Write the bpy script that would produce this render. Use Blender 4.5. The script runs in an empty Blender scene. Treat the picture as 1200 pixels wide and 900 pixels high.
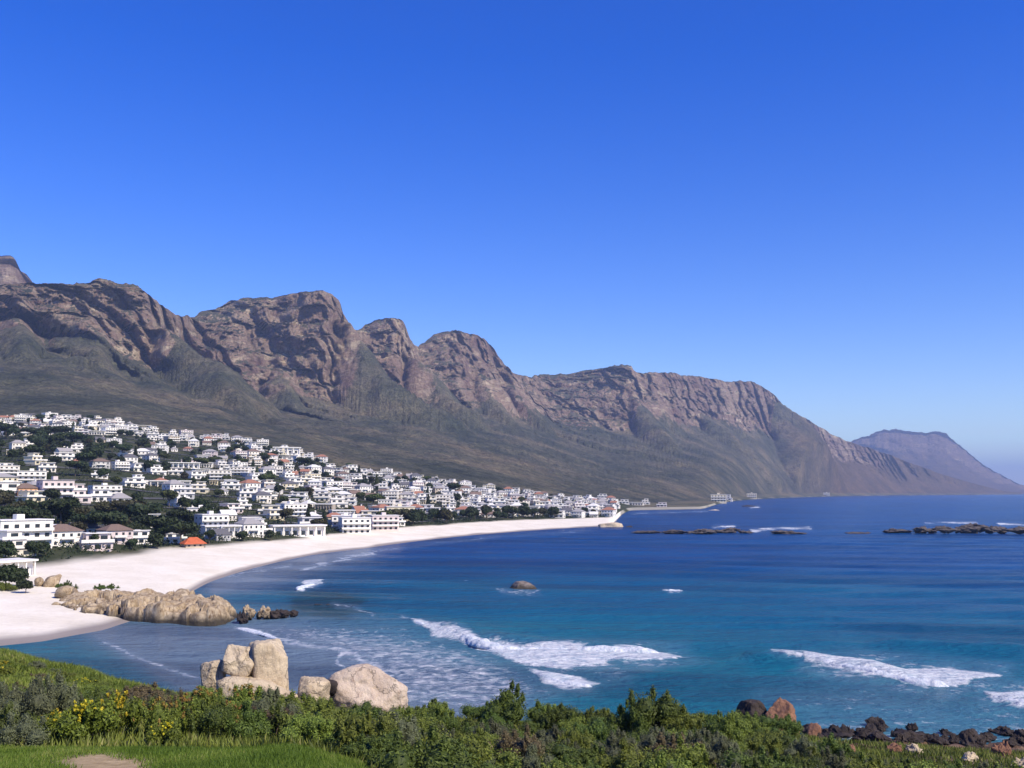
import bpy, bmesh, math, random
import numpy as np
from mathutils import Vector

random.seed(7)
RNG = np.random.default_rng(11)
R = math.radians

# ------------------------------------------------------------------ camera, light, exposure
F = 1177.0            # focal length in photo pixels (photo 1200 x 900)
H = 25.0              # eye height above the sea
PITCH = math.atan(126.0 / F)
SUN_EL, SUN_AZ = 43.0, 128.0      # azimuth clockwise from +Y (view direction)

sc = bpy.context.scene
COL = sc.collection
cd = bpy.data.cameras.new('camera')
cd.sensor_width = 36.0
cd.lens = 36.0 * F / 1200.0
cd.clip_start, cd.clip_end = 0.5, 60000.0
cam = bpy.data.objects.new('camera', cd)
cam.location = (0, 0, H)
cam.rotation_euler = (R(90) + PITCH, 0, 0)
COL.objects.link(cam)
sc.camera = cam

w = bpy.data.worlds.new('World'); sc.world = w; w.use_nodes = True
nt = w.node_tree
sky = nt.nodes.new('ShaderNodeTexSky')
sky.sky_type = 'NISHITA'; sky.sun_disc = False
sky.sun_elevation = R(SUN_EL); sky.sun_rotation = R(SUN_AZ)
sky.altitude = 0; sky.air_density = 1.0; sky.dust_density = 0.0; sky.ozone_density = 4.0
hs = nt.nodes.new('ShaderNodeHueSaturation'); hs.inputs['Hue'].default_value = 0.529; hs.inputs['Saturation'].default_value = 1.42; hs.inputs['Value'].default_value = 1.85
nt.links.new(sky.outputs[0], hs.inputs['Color'])
nt.links.new(hs.outputs[0], nt.nodes['Background'].inputs['Color'])
nt.nodes['Background'].inputs['Strength'].default_value = 0.085

ld = bpy.data.lights.new('sun', 'SUN')
ld.energy = 5.0; ld.angle = R(0.5); ld.color = (1.0, 0.90, 0.74)
sun = bpy.data.objects.new('sun', ld)
sdir = Vector((math.sin(R(SUN_AZ)) * math.cos(R(SUN_EL)), math.cos(R(SUN_AZ)) * math.cos(R(SUN_EL)), math.sin(R(SUN_EL))))
sun.rotation_euler = sdir.to_track_quat('Z', 'Y').to_euler()
sun.location = (200, -200, 300)
COL.objects.link(sun)

sc.view_settings.view_transform = 'Standard'
sc.view_settings.look = 'None'
sc.view_settings.exposure = 0.32
sc.view_settings.gamma = 1.0
sc.view_settings.use_curve_mapping = False
sc.cycles.use_denoising = True
sc.cycles.max_bounces = 6
sc.cycles.volume_bounces = 0
sc.cycles.caustics_reflective = False
sc.cycles.caustics_refractive = False

# ------------------------------------------------------------------ helpers
def tanel(y):
    return np.tan(PITCH + np.arctan((450.0 - np.asarray(y, float)) / F))
def Tpx(x, y=540.0):
    b = (450.0 - np.asarray(y, float)) / F
    return (np.asarray(x, float) - 600.0) / F / (math.cos(PITCH) - b * math.sin(PITCH))
def at(x, y, D):
    """the point seen at photo pixel (x, y), D metres ahead"""
    return Vector((float(Tpx(x, y)) * D, D, H + float(tanel(y)) * D))
def sea_at(x, y):
    D = -H / float(tanel(y))
    return Vector((float(Tpx(x, y)) * D, D, 0.0))

def _h(ix, iy, iz, seed):
    with np.errstate(over='ignore'):
        n = (ix.astype(np.int64) * 374761393 + iy.astype(np.int64) * 668265263 + iz.astype(np.int64) * 2147483647 + seed * 974634777) & 0xFFFFFFFF
        n = ((n ^ (n >> 13)) * 1274126177) & 0xFFFFFFFF
        n = ((n ^ (n >> 16)) * 2246822519) & 0xFFFFFFFF
        n = n ^ (n >> 15)
    return (n & 0xFFFFFF) / float(0xFFFFFF)
def vn2(x, y, seed=0):
    x = np.asarray(x, float); y = np.asarray(y, float)
    ix = np.floor(x); iy = np.floor(y); fx = x - ix; fy = y - iy
    fx = fx * fx * fx * (fx * (fx * 6 - 15) + 10); fy = fy * fy * fy * (fy * (fy * 6 - 15) + 10)
    z = np.zeros_like(ix)
    a = _h(ix, iy, z, seed); b = _h(ix + 1, iy, z, seed); c = _h(ix, iy + 1, z, seed); d = _h(ix + 1, iy + 1, z, seed)
    return (a + (b - a) * fx) * (1 - fy) + (c + (d - c) * fx) * fy
def fbm2(x, y, oct=4, seed=0, gain=0.5):
    s = 0; a = 1; t = 0
    for i in range(oct):
        s = s + a * (vn2(x * 2 ** i + 17.3 * i, y * 2 ** i - 9.1 * i, seed + i) - 0.5) * 2; t += a; a *= gain
    return s / t
def ridged2(x, y, oct=3, seed=0, gain=0.5):
    s = 0; a = 1; t = 0
    for i in range(oct):
        s = s + a * (1 - np.abs(vn2(x * 2 ** i + 5.7 * i, y * 2 ** i + 3.3 * i, seed + i) * 2 - 1)); t += a; a *= gain
    return s / t
def vn3(p, seed=0):
    i = np.floor(p); f = p - i; f = f * f * (3 - 2 * f)
    out = 0
    for dx in (0, 1):
        for dy in (0, 1):
            for dz in (0, 1):
                wgt = (f[:, 0] if dx else 1 - f[:, 0]) * (f[:, 1] if dy else 1 - f[:, 1]) * (f[:, 2] if dz else 1 - f[:, 2])
                out = out + wgt * _h(i[:, 0] + dx, i[:, 1] + dy, i[:, 2] + dz, seed)
    return out
def fbm3(p, oct=4, seed=0):
    s = 0; a = 1; t = 0
    for k in range(oct):
        s = s + a * (vn3(p * 2 ** k + 11.7 * k, seed + k) - 0.5) * 2; t += a; a *= 0.5
    return s / t
def smooth(e0, e1, x):
    t = np.clip((x - e0) / (e1 - e0), 0, 1); return t * t * (3 - 2 * t)

def tag(o, label=None, cat=None, group=None, kind=None):
    if label: o['label'] = label
    if cat: o['category'] = cat
    if group: o['group'] = group
    if kind: o['kind'] = kind
    return o
def empty(name, loc=(0, 0, 0), rz=0.0):
    o = bpy.data.objects.new(name, None); o.empty_display_size = 0.3
    o.location = loc; o.rotation_euler = (0, 0, rz); COL.objects.link(o); return o
def link(name, me, mat, parent=None):
    o = bpy.data.objects.new(name, me)
    if mat and not me.materials: me.materials.append(mat)
    if parent: o.parent = parent
    COL.objects.link(o); return o
def np_mesh(name, verts, faces, attrs=None, smooth_=True):
    """verts (n,3), faces (m,4) or (m,3)"""
    me = bpy.data.meshes.new(name)
    n = len(verts); m, k = faces.shape
    me.vertices.add(n); me.vertices.foreach_set('co', np.asarray(verts, np.float32).ravel())
    me.loops.add(m * k); me.loops.foreach_set('vertex_index', np.asarray(faces, np.int32).ravel())
    me.polygons.add(m); me.polygons.foreach_set('loop_start', np.arange(0, m * k, k, dtype=np.int32))
    me.polygons.foreach_set('use_smooth', np.full(m, smooth_, dtype=bool))
    for an, av in (attrs or {}).items():
        a = me.attributes.new(an, 'FLOAT', 'POINT'); a.data.foreach_set('value', np.asarray(av, np.float32).ravel())
    me.update(); me.validate(); return me
def grid_faces(nr, nc):
    i = np.arange(nr * nc).reshape(nr, nc)
    return np.stack([i[:-1, :-1], i[:-1, 1:], i[1:, 1:], i[1:, :-1]], -1).reshape(-1, 4)

# ---- materials
def new_mat(name):
    m = bpy.data.materials.new(name); m.use_nodes = True
    nt = m.node_tree; b = nt.nodes['Principled BSDF']
    b.inputs['Specular IOR Level'].default_value = 0.25
    return m, nt, b
def N(nt, t, **kw):
    n = nt.nodes.new(t)
    for k, v in kw.items():
        if k.startswith('_'): setattr(n, k[1:], v)
        else: n.inputs[k.replace('__', ' ')].default_value = v
    return n
def mixc(nt, fac, a, b, blend='MIX'):
    n = nt.nodes.new('ShaderNodeMix'); n.data_type = 'RGBA'; n.blend_type = blend
    for sock, v in ((n.inputs[0], fac), (n.inputs[6], a), (n.inputs[7], b)):
        if hasattr(v, 'is_linked'): nt.links.new(v, sock)
        elif isinstance(v, (int, float)): sock.default_value = v
        else: sock.default_value = (*v, 1)
    return n.outputs[2]
def ramp(nt, fac, stops):
    n = nt.nodes.new('ShaderNodeValToRGB'); nt.links.new(fac, n.inputs[0])
    el = n.color_ramp.elements
    while len(el) < len(stops): el.new(0.5)
    for e, (p, c) in zip(el, stops):
        e.position = p; e.color = (*c, 1) if not isinstance(c, (int, float)) else (c, c, c, 1)
    return n.outputs[0]
def math_(nt, op, a, b=0.0, c=None):
    n = nt.nodes.new('ShaderNodeMath'); n.operation = op
    for i, v in enumerate((a, b) if c is None else (a, b, c)):
        if hasattr(v, 'is_linked'): nt.links.new(v, n.inputs[i])
        else: n.inputs[i].default_value = v
    return n.outputs[0]
def maprange(nt, v, a, b, c=0.0, d=1.0):
    n = nt.nodes.new('ShaderNodeMapRange'); nt.links.new(v, n.inputs[0])
    for i, q in enumerate((a, b, c, d)): n.inputs[i + 1].default_value = q
    return n.outputs[0]
def attr(nt, name):
    n = nt.nodes.new('ShaderNodeAttribute'); n.attribute_name = name; return n.outputs['Fac']
def pos(nt, scale=(1, 1, 1), rot=(0, 0, 0), obj=False):
    g = nt.nodes.new('ShaderNodeTexCoord') if obj else nt.nodes.new('ShaderNodeNewGeometry')
    m = nt.nodes.new('ShaderNodeMapping'); m.inputs['Scale'].default_value = scale; m.inputs['Rotation'].default_value = rot
    nt.links.new(g.outputs['Object'] if obj else g.outputs['Position'], m.inputs['Vector']); return m.outputs[0]
def noise(nt, vec, scale=1.0, detail=4.0, rough=0.55, dist=0.0):
    n = nt.nodes.new('ShaderNodeTexNoise'); nt.links.new(vec, n.inputs['Vector'])
    n.inputs['Scale'].default_value = scale; n.inputs['Detail'].default_value = detail
    n.inputs['Roughness'].default_value = rough; n.inputs['Distortion'].default_value = dist
    return n.outputs['Fac']
def bump(nt, b, h, strength=0.5, dist=1.0):
    n = nt.nodes.new('ShaderNodeBump'); n.inputs['Strength'].default_value = strength; n.inputs['Distance'].default_value = dist
    nt.links.new(h, n.inputs['Height']); nt.links.new(n.outputs[0], b.inputs['Normal'])

def flat_mat(name, col, rough=0.8, var=0.12, scale=1.5, bmp=0.0):
    m, nt, b = new_mat(name)
    p = pos(nt); f = noise(nt, p, scale, 5)
    lo = tuple(c * (1 - var) for c in col); hi = tuple(min(1, c * (1 + var * 0.6)) for c in col)
    c = ramp(nt, f, [(0.3, lo), (0.7, hi)])
    nt.links.new(c, b.inputs['Base Color']); b.inputs['Roughness'].default_value = rough
    if bmp: bump(nt, b, noise(nt, p, scale * 6, 4), bmp, 0.05)
    return m

def leaf_mat(name, dark, light, extra=None):
    m, nt, b = new_mat(name)
    oi = nt.nodes.new('ShaderNodeObjectInfo')
    t = attr(nt, 'tint')
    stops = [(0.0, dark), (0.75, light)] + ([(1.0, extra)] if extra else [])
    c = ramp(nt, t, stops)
    r = maprange(nt, oi.outputs['Random'], 0, 1, 0.75, 1.2)
    h2 = N(nt, 'ShaderNodeHueSaturation')
    nt.links.new(maprange(nt, oi.outputs['Random'], 0, 1, 0.485, 0.515), h2.inputs['Hue'])
    nt.links.new(r, h2.inputs['Value']); nt.links.new(c, h2.inputs['Color'])
    nt.links.new(h2.outputs[0], b.inputs['Base Color'])
    b.inputs['Roughness'].default_value = 0.6
    tr = nt.nodes.new('ShaderNodeBsdfTranslucent'); nt.links.new(h2.outputs[0], tr.inputs['Color'])
    mx = nt.nodes.new('ShaderNodeMixShader'); mx.inputs[0].default_value = 0.25
    nt.links.new(b.outputs[0], mx.inputs[1]); nt.links.new(tr.outputs[0], mx.inputs[2])
    nt.links.new(mx.outputs[0], nt.nodes['Material Output'].inputs['Surface'])
    return m

# rock and scrub of the mountain
def mountain_mat():
    m, nt, b = new_mat('mountain_rock_and_scrub')
    p = pos(nt)
    rock = attr(nt, 'rock'); green = attr(nt, 'green')
    st = noise(nt, pos(nt, (0.010, 0.010, 0.034)), 1.0, 6, 0.68, 0.8)       # sandstone beds
    crack = noise(nt, pos(nt, (0.035, 0.035, 0.010)), 1.0, 6, 0.68, 0.6)     # vertical joints
    rc = ramp(nt, st, [(0.30, (0.15, 0.115, 0.095)), (0.42, (0.37, 0.30, 0.225)), (0.52, (0.25, 0.175, 0.135)), (0.60, (0.45, 0.375, 0.27)), (0.72, (0.62, 0.52, 0.36))])
    rc = mixc(nt, 0.75, rc, ramp(nt, crack, [(0.35, (0.55, 0.54, 0.56)), (0.6, (1, 1, 1))]), 'MULTIPLY')
    n1 = noise(nt, p, 0.006, 6, 0.6); n2 = noise(nt, p, 0.05, 5, 0.65)
    big = noise(nt, p, 0.0035, 4, 0.6, 0.5)      # iron-stained and pale beds, patch by patch
    rc = mixc(nt, 0.9, rc, ramp(nt, big, [(0.34, (0.62, 0.50, 0.50)), (0.48, (0.90, 0.84, 0.82)), (0.60, (1.12, 1.08, 1.0))]), 'MULTIPLY')
    vg = ramp(nt, n1, [(0.35, (0.070, 0.080, 0.056)), (0.5, (0.128, 0.126, 0.086)), (0.66, (0.24, 0.20, 0.13))])
    vb = ramp(nt, n1, [(0.35, (0.12, 0.085, 0.055)), (0.6, (0.19, 0.125, 0.075))])
    veg = mixc(nt, green, vb, vg)
    veg = mixc(nt, 0.8, veg, ramp(nt, n2, [(0.3, (0.45, 0.45, 0.45)), (0.65, (1.15, 1.15, 1.1))]), 'MULTIPLY')
    n3 = noise(nt, p, 0.22, 4, 0.7)
    veg = mixc(nt, 0.85, veg, ramp(nt, n3, [(0.40, (0.50, 0.52, 0.50)), (0.56, (1.12, 1.1, 1.08))]), 'MULTIPLY')
    f = math_(nt, 'ADD', rock, math_(nt, 'MULTIPLY', math_(nt, 'SUBTRACT', n2, 0.5), 1.1))
    f = maprange(nt, f, 0.38, 0.62)
    c = mixc(nt, f, veg, rc)
    nt.links.new(c, b.inputs['Base Color']); b.inputs['Roughness'].default_value = 0.95
    b.inputs['Specular IOR Level'].default_value = 0.1
    h = math_(nt, 'ADD', math_(nt, 'MULTIPLY', noise(nt, p, 0.03, 8, 0.65), 1.0), math_(nt, 'MULTIPLY', crack, 0.8))
    bump(nt, b, h, 1.0, 26.0)
    return m

def coast_mat():
    m, nt, b = new_mat('coastal_ground')
    p = pos(nt)
    n1 = noise(nt, p, 0.05, 6, 0.6); n2 = noise(nt, p, 0.6, 5, 0.6)
    garden = ramp(nt, n1, [(0.3, (0.028, 0.040, 0.018)), (0.55, (0.055, 0.062, 0.028)), (0.75, (0.12, 0.105, 0.06))])
    garden = mixc(nt, 0.7, garden, ramp(nt, n2, [(0.3, (0.5, 0.5, 0.5)), (0.7, (1.2, 1.2, 1.2))]), 'MULTIPLY')
    sand = ramp(nt, noise(nt, p, 0.08, 6, 0.6), [(0.3, (0.72, 0.645, 0.51)), (0.7, (0.86, 0.79, 0.66))])
    sand = mixc(nt, 0.5, sand, ramp(nt, noise(nt, p, 0.9, 5, 0.7), [(0.36, (0.80, 0.79, 0.78)), (0.6, (1.0, 1.0, 1.0))]), 'MULTIPLY')
    wet = mixc(nt, attr(nt, 'wet'), sand, (0.26, 0.225, 0.20))
    c = mixc(nt, attr(nt, 'sand'), garden, wet)
    # above the town the ground turns into the mountain's scrub
    vg = ramp(nt, noise(nt, p, 0.006, 6, 0.6), [(0.35, (0.075, 0.080, 0.050)), (0.5, (0.135, 0.125, 0.076)), (0.68, (0.21, 0.165, 0.10))])
    vg = mixc(nt, 0.8, vg, ramp(nt, noise(nt, p, 0.05, 5, 0.65), [(0.3, (0.5, 0.5, 0.5)), (0.65, (1.15, 1.15, 1.1))]), 'MULTIPLY')
    vg = mixc(nt, 0.85, vg, ramp(nt, noise(nt, p, 0.22, 4, 0.7), [(0.40, (0.50, 0.52, 0.50)), (0.56, (1.12, 1.1, 1.08))]), 'MULTIPLY')
    c = mixc(nt, attr(nt, 'scrub'), c, vg)
    nt.links.new(c, b.inputs['Base Color']); b.inputs['Roughness'].default_value = 0.95
    b.inputs['Specular IOR Level'].default_value = 0.1
    bump(nt, b, n2, 0.3, 0.5)
    return m

# ------------------------------------------------------------------ haze (the air itself)
bm = bmesh.new(); bmesh.ops.create_cube(bm, size=1.0)
me = bpy.data.meshes.new('haze'); bm.to_mesh(me); bm.free()
hm = bpy.data.materials.new('haze_air'); hm.use_nodes = True
hn = hm.node_tree; hn.nodes.clear()
ho = hn.nodes.new('ShaderNodeOutputMaterial'); pv = hn.nodes.new('ShaderNodeVolumePrincipled')
pv.inputs['Color'].default_value = (0.45, 0.60, 0.98, 1); pv.inputs['Density'].default_value = 6.6e-5
pv.inputs['Anisotropy'].default_value = 0.0
hn.links.new(pv.outputs[0], ho.inputs['Volume'])
hz = link('haze', me, hm); hz.scale = (44000, 46000, 980); hz.location = (0, 15000, 470)
tag(hz, 'pale blue sea haze over the whole bay', kind='stuff')

# ------------------------------------------------------------------ mountain range + bay slope
SKY = [(-260, 338), (-60, 341), (0, 337), (40, 332), (75, 332), (110, 329), (130, 329), (150, 333), (165, 337), (172, 343), (180, 352), (192, 363), (205, 371),
       (215, 373), (225, 371), (240, 364), (265, 356), (285, 351), (305, 350), (320, 351), (330, 347), (345, 343), (360, 341), (375, 341), (388, 345), (397, 355),
       (405, 372), (411, 384), (418, 385), (430, 380), (450, 376), (463, 373), (472, 375), (478, 387), (484, 402), (490, 407), (497, 402), (510, 394), (525, 389),
       (540, 388), (555, 391), (570, 400), (582, 414), (592, 428), (602, 438), (612, 441), (640, 440), (665, 440), (690, 436), (715, 428), (730, 427), (740, 430),
       (747, 439), (760, 437), (780, 438), (810, 441), (840, 445), (865, 446), (885, 449), (900, 455), (910, 464), (918, 475), (935, 485), (955, 497), (980, 511),
       (1000, 519), (1030, 529), (1060, 540), (1110, 558), (1150, 569), (1175, 575), (1195, 577.5)]
RIDGE_D = [(-260, 2100), (0, 2150), (130, 2250), (170, 2280), (205, 2450), (230, 2750), (330, 2750), (375, 2700), (400, 2800), (420, 3120), (470, 3080), (490, 3480),
           (545, 3520), (600, 3900), (640, 4250), (735, 4180), (760, 4350), (880, 5300), (905, 5500), (1000, 6900), (1110, 7900), (1195, 8900)]
#  px, shore D, promenade D, promenade z, town top (D, y), mid slope (D, y), cliff foot (D, y)
ST = [(-260, 140, 240, 4, 1000, 485, 1350, 445, 1600, 400),
      (0, 166, 282, 4, 1130, 489, 1450, 447, 1720, 402),
      (60, 172, 298, 4, 1130, 489, 1450, 450, 1750, 405),
      (130, 186, 332, 4, 1130, 494, 1500, 460, 1850, 415),
      (200, 215, 372, 4, 1130, 507, 1500, 478, 1900, 440),
      (250, 283, 395, 4, 1120, 513, 1550, 487, 2000, 445),
      (300, 333, 428, 4, 1110, 518, 1600, 500, 2150, 462),
      (370, 405, 480, 4, 1100, 537, 1650, 508, 2250, 468),
      (430, 450, 545, 4, 1100, 553, 1700, 518, 2400, 466),
      (500, 525, 620, 4, 1130, 561, 1800, 527, 2600, 470),
      (560, 590, 695, 4, 1180, 569, 1900, 535, 2800, 480),
      (605, 635, 750, 4, 1230, 575, 2000, 540, 2950, 485),
      (660, 690, 810, 3.5, 1300, 584, 2200, 550, 3200, 495),
      (719, 745, 860, 3, 1400, 590, 2400, 560, 3500, 503),
      (734, 1330, 1400, 3, 1600, 589.5, 2450, 560, 3550, 502),
      (770, 1380, 1430, 3, 1750, 589, 2700, 558, 3800, 500),
      (825, 1450, 1500, 3, 2300, 585, 3200, 550, 4200, 500),
      (860, 2700, 2800, 3, 3100, 581, 3700, 550, 4500, 503),
      (900, 3600, 3800, 3, 4100, 579, 4500, 550, 5000, 500),
      (960, 4900, 5000, 3, 5250, 578, 5650, 555, 6050, 530),
      (1000, 5700, 5850, 3, 6000, 578, 6300, 560, 6550, 543),
      (1060, 6600, 6700, 3, 6900, 578, 7100, 568, 7250, 555),
      (1140, 7600, 7650, 3, 7800, 578, 8000, 575.5, 8100, 573),
      (1195, 8500, 8560, 0.5, 8650, 578.4, 8750, 578.2, 8800, 578)]
NCOL = 1460
PXC = np.linspace(-255, 1195, NCOL)
TC = Tpx(PXC)
st = np.array(ST, float); Ts = Tpx(st[:, 0])
def colint(v, sm=9):
    a = np.interp(TC, Ts, v)
    k = np.exp(-0.5 * (np.arange(-3 * sm, 3 * sm + 1) / sm) ** 2); k /= k.sum()
    return np.convolve(np.pad(a, 3 * sm, mode='edge'), k, mode='valid')
sky_a = np.array(SKY, float); rd = np.array(RIDGE_D, float)
RD = np.interp(TC, Tpx(rd[:, 0], 420), rd[:, 1])
kk = np.exp(-0.5 * (np.arange(-24, 25) / 8.0) ** 2); kk /= kk.sum()
RD = np.convolve(np.pad(RD, 24, mode='edge'), kk, mode='valid')
RE = np.interp(TC, Tpx(sky_a[:, 0], sky_a[:, 1]), tanel(sky_a[:, 1]))
RE = RE + np.clip(RE * 12, 0, 1) * (0.0022 * fbm2(TC * 70, TC * 0, 4, 2, 0.65) + 0.0012 * (ridged2(TC * 160, TC * 0, 2, 8) - 0.6))
RZ = H + RE * RD
shore = colint(st[:, 1], 5); prom = colint(st[:, 2], 5); promz = colint(st[:, 3])
ttD = colint(st[:, 4]); ttZ = H + colint(tanel(st[:, 5])) * ttD
msD = colint(st[:, 6]); msZ = H + colint(tanel(st[:, 7])) * msD
cbD = colint(st[:, 8]); cbZ = H + colint(tanel(st[:, 9])) * cbD
cbE = (cbZ - H) / cbD; cbD = np.where(PXC < 930, RD - 0.52 * (RD - cbD), cbD); cbZ = H + cbE * cbD
cbD = np.minimum(cbD, RD - 60); cbZ = np.minimum(cbZ, RZ - 2); msD = np.minimum(msD, cbD - 40); msZ = np.minimum(msZ, cbZ)
tmD = prom + 0.45 * (ttD - prom); tmZ = promz + 0.38 * (ttZ - promz)
cmD = cbD + 0.55 * (RD - cbD); cmZ = cbZ + 0.60 * (RZ - cbZ)
KD = np.stack([shore - 40 - 0.04 * shore, shore, prom, tmD, ttD, msD, cbD, cmD, RD, RD + 260, RD + 1100])
KZ = np.stack([np.full(NCOL, -4.0), np.zeros(NCOL), promz, tmZ, ttZ, msZ, cbZ, cmZ, RZ, RZ - 110, RZ * 0.35])
KZ[9] = np.minimum(KZ[9], RZ - 20)
def pchip(K, v):
    d = K[1:] - K[:-1]
    m = np.zeros_like(K)
    s = (d[:-1] * d[1:]) > 0
    with np.errstate(divide='ignore', invalid='ignore'):
        hm_ = 2 * d[:-1] * d[1:] / (d[:-1] + d[1:])
    m[1:-1] = np.where(s, hm_, 0); m[0] = d[0]; m[-1] = d[-1]
    out = []
    for q in v:
        i = min(int(q), len(K) - 2); t = q - i
        out.append((2*t**3-3*t**2+1)*K[i] + (t**3-2*t**2+t)*m[i] + (-2*t**3+3*t**2)*K[i+1] + (t**3-t**2)*m[i+1])
    return np.array(out)
segs = [8, 16, 34, 40, 36, 40, 90, 90, 14, 10]
V = np.concatenate([i + np.linspace(0, 1, n, endpoint=False) for i, n in enumerate(segs)] + [[len(segs)]])
GD = pchip(KD, V); GZ = pchip(KZ, V)
NR = len(V)
VV = V[:, None] * np.ones(NCOL)[None]
TT = TC[None] * np.ones(NR)[:, None]
# spurs that run down from the peaks towards the bay
SPURS = [([(166, 340, 2260), (215, 388, 2150), (258, 432, 2020), (302, 466, 1900)], 1.05),
         ([(90, 332, 2200), (105, 372, 2050), (118, 410, 1880)], 1.0),
         ([(20, 338, 2140), (30, 372, 2000), (40, 400, 1800)], 1.0),
         ([(300, 352, 2740), (318, 400, 2600), (335, 440, 2450), (352, 466, 2330)], 1.1),
         ([(380, 344, 2700), (412, 398, 2640), (452, 440, 2560), (512, 474, 2480)], 1.2),
         ([(468, 375, 3080), (490, 420, 3000), (512, 452, 2920), (540, 478, 2800)], 1.2),
         ([(548, 390, 3510), (560, 430, 3420), (572, 462, 3250), (590, 486, 3100)], 1.2),
         ([(588, 425, 3700), (612, 462, 3500), (640, 492, 3300)], 1.1),
         ([(735, 428, 4180), (742, 462, 4050), (755, 492, 3850), (775, 516, 3600)], 1.1),
         ([(668, 440, 4220), (672, 470, 4080), (682, 496, 3800)], 1.1),
         ([(815, 442, 4800), (822, 470, 4650), (840, 495, 4450)], 1.1),
         ([(897, 455, 5400), (925, 492, 5250), (965, 530, 5100), (1010, 562, 5300), (1040, 577, 5700)], 0.75)]
GX = TT * GD
spur_lift = np.zeros_like(GZ)
for pts, slope in SPURS:
    P = np.array([list(at(*p)) for p in pts])
    best = np.full(GZ.shape, -1e9)
    xw = GX + 60 * fbm2(GX / 260, GD / 260, 2, 71); yw = GD + 60 * fbm2(GX / 260, GD / 260, 2, 77)
    for a, b_ in zip(P[:-1], P[1:]):
        d = b_ - a; L2 = d[0]**2 + d[1]**2
        t = np.clip(((xw - a[0]) * d[0] + (yw - a[1]) * d[1]) / L2, 0, 1)
        dist = np.hypot(xw - a[0] - t * d[0], yw - a[1] - t * d[1])
        best = np.maximum(best, a[2] + t * d[2] - 4 - slope * np.sqrt(dist ** 2 + 400) + 20 * slope)
    ok = (VV > 4.2) & (VV < 8.3)
    lift = np.where(ok, np.maximum(best - GZ, 0), 0)
    spur_lift = np.maximum(spur_lift, lift)
GZ = GZ + spur_lift
# gullies and buttresses: the face is pushed in and out
tdir = np.array([0.56, 0.83])
s_al = GX * tdir[0] + GD * tdir[1]; s_ac = GX * tdir[1] - GD * tdir[0]
wg = smooth(4.6, 6.2, VV) * (1 - 0.35 * smooth(7.2, 8.0, VV)) * (1 - smooth(8.2, 9, VV))
wg = wg * np.clip((RZ - 20) / 300, 0, 1)[None] * (1 - 0.85 * np.clip(spur_lift / 45, 0, 1) * (1 - smooth(6.0, 6.6, VV)))
s_w = s_al + 130 * fbm2(s_al / 420, s_ac / 420, 4, 5) + 0.35 * s_ac * fbm2(s_al / 900, s_ac / 900, 2, 6)
g1 = ridged2(s_w / 330, s_ac / 1500, 3, 3); g2 = ridged2(s_w / 120, s_ac / 420, 3, 23) * (0.35 + 0.9 * vn2(s_al / 260, s_ac / 260, 29)); g3 = fbm2(GX / 60, GZ / 42 + GD / 90, 5, 31, 0.6)
g5 = ridged2(GX / 34 + 3 * g3, GZ / 26 + GD / 60, 4, 37, 0.6) - 0.55
g6 = ridged2(s_al / 74 + 1.2 * fbm2(GX / 150, GZ / 90, 3, 53), GZ / 420, 3, 57) - 0.5
dD = wg * (55 * smooth(5.75, 6.3, VV) * smooth(-0.2, 0.45, g6) + 120 * (smooth(0.55, 0.98, g1)) + 36 * smooth(0.3, 0.95, g2) + 34 * g3 + 15 * g5)
E = (GZ - H) / GD
GD2 = GD + dD
GZ2 = np.where(VV > 7.2, H + E * GD2, GZ)
tt = smooth(7.0, 7.9, VV); GZ2 = GZ * (1 - tt) + (H + E * GD2) * tt
# sandstone terraces in the cliffs
Pd = 46.0
wt = smooth(5.7, 6.3, VV) * (1 - smooth(8.0, 8.6, VV)) * np.clip((RZ - 60) / 300, 0, 1)[None]
zz = GZ2 + 14 * fbm2(GX / 500, GD2 / 500, 2, 91)
GZ2 = GZ2 + wt * 0.6 * Pd / (2 * np.pi) * np.sin(2 * np.pi * zz / Pd) * (0.5 + 0.8 * vn2(GX / 180, GD2 / 180, 14))
# ground roughness
ws = smooth(3.9, 5.2, VV)
GZ2 = GZ2 + ws * (1 - 0.7 * smooth(7.4, 8, VV)) * (11 * fbm2(s_w / 130, s_ac / 420, 4, 41) + 5 * fbm2(GX / 30, GD / 30, 3, 47)) * np.clip(RZ / 200, 0.1, 1)[None]
GZ2 = GZ2 + smooth(2.1, 3.0, VV) * (1 - ws) * 1.6 * fbm2(GX / 40, GD / 40, 3, 51)
GX2 = TT * GD2
verts = np.stack([GX2, GD2, GZ2], -1)
# slope -> bare rock
du = np.gradient(verts, axis=1); dv = np.gradient(verts, axis=0)
nrm = np.cross(du, dv); nrm /= np.linalg.norm(nrm, axis=-1, keepdims=True) + 1e-9
steep = 1 - np.abs(nrm[..., 2])
rock = smooth(5.75, 6.25, VV + 0.35 * fbm2(GX / 220, GD / 220, 3, 61)) * (0.12 + 0.95 * smooth(0.10, 0.40, steep)) * (1 - 0.5 * smooth(7.9, 8.05, VV))
rock = rock * np.clip((RZ - 150) / 250, 0.0, 1)[None] + 0.10 * smooth(5, 6, VV)
rock = np.clip(rock * (1 - 0.22 * smooth(600, 700, PXC)[None]), 0, 1)
pxg = PXC[None] * np.ones(NR)[:, None]
green = smooth(0.05, 0.55, vn2(GX / 420, GD / 420, 67) * 0.8 + 0.42) * (1 - 0.85 * smooth(905, 1000, pxg + 0.0 * VV + 30 * fbm2(GX / 200, GD / 200, 2, 3)))
iv = int(np.argmin(np.abs(V - 4.0)))
flat = verts.reshape(-1, 3)
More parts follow.
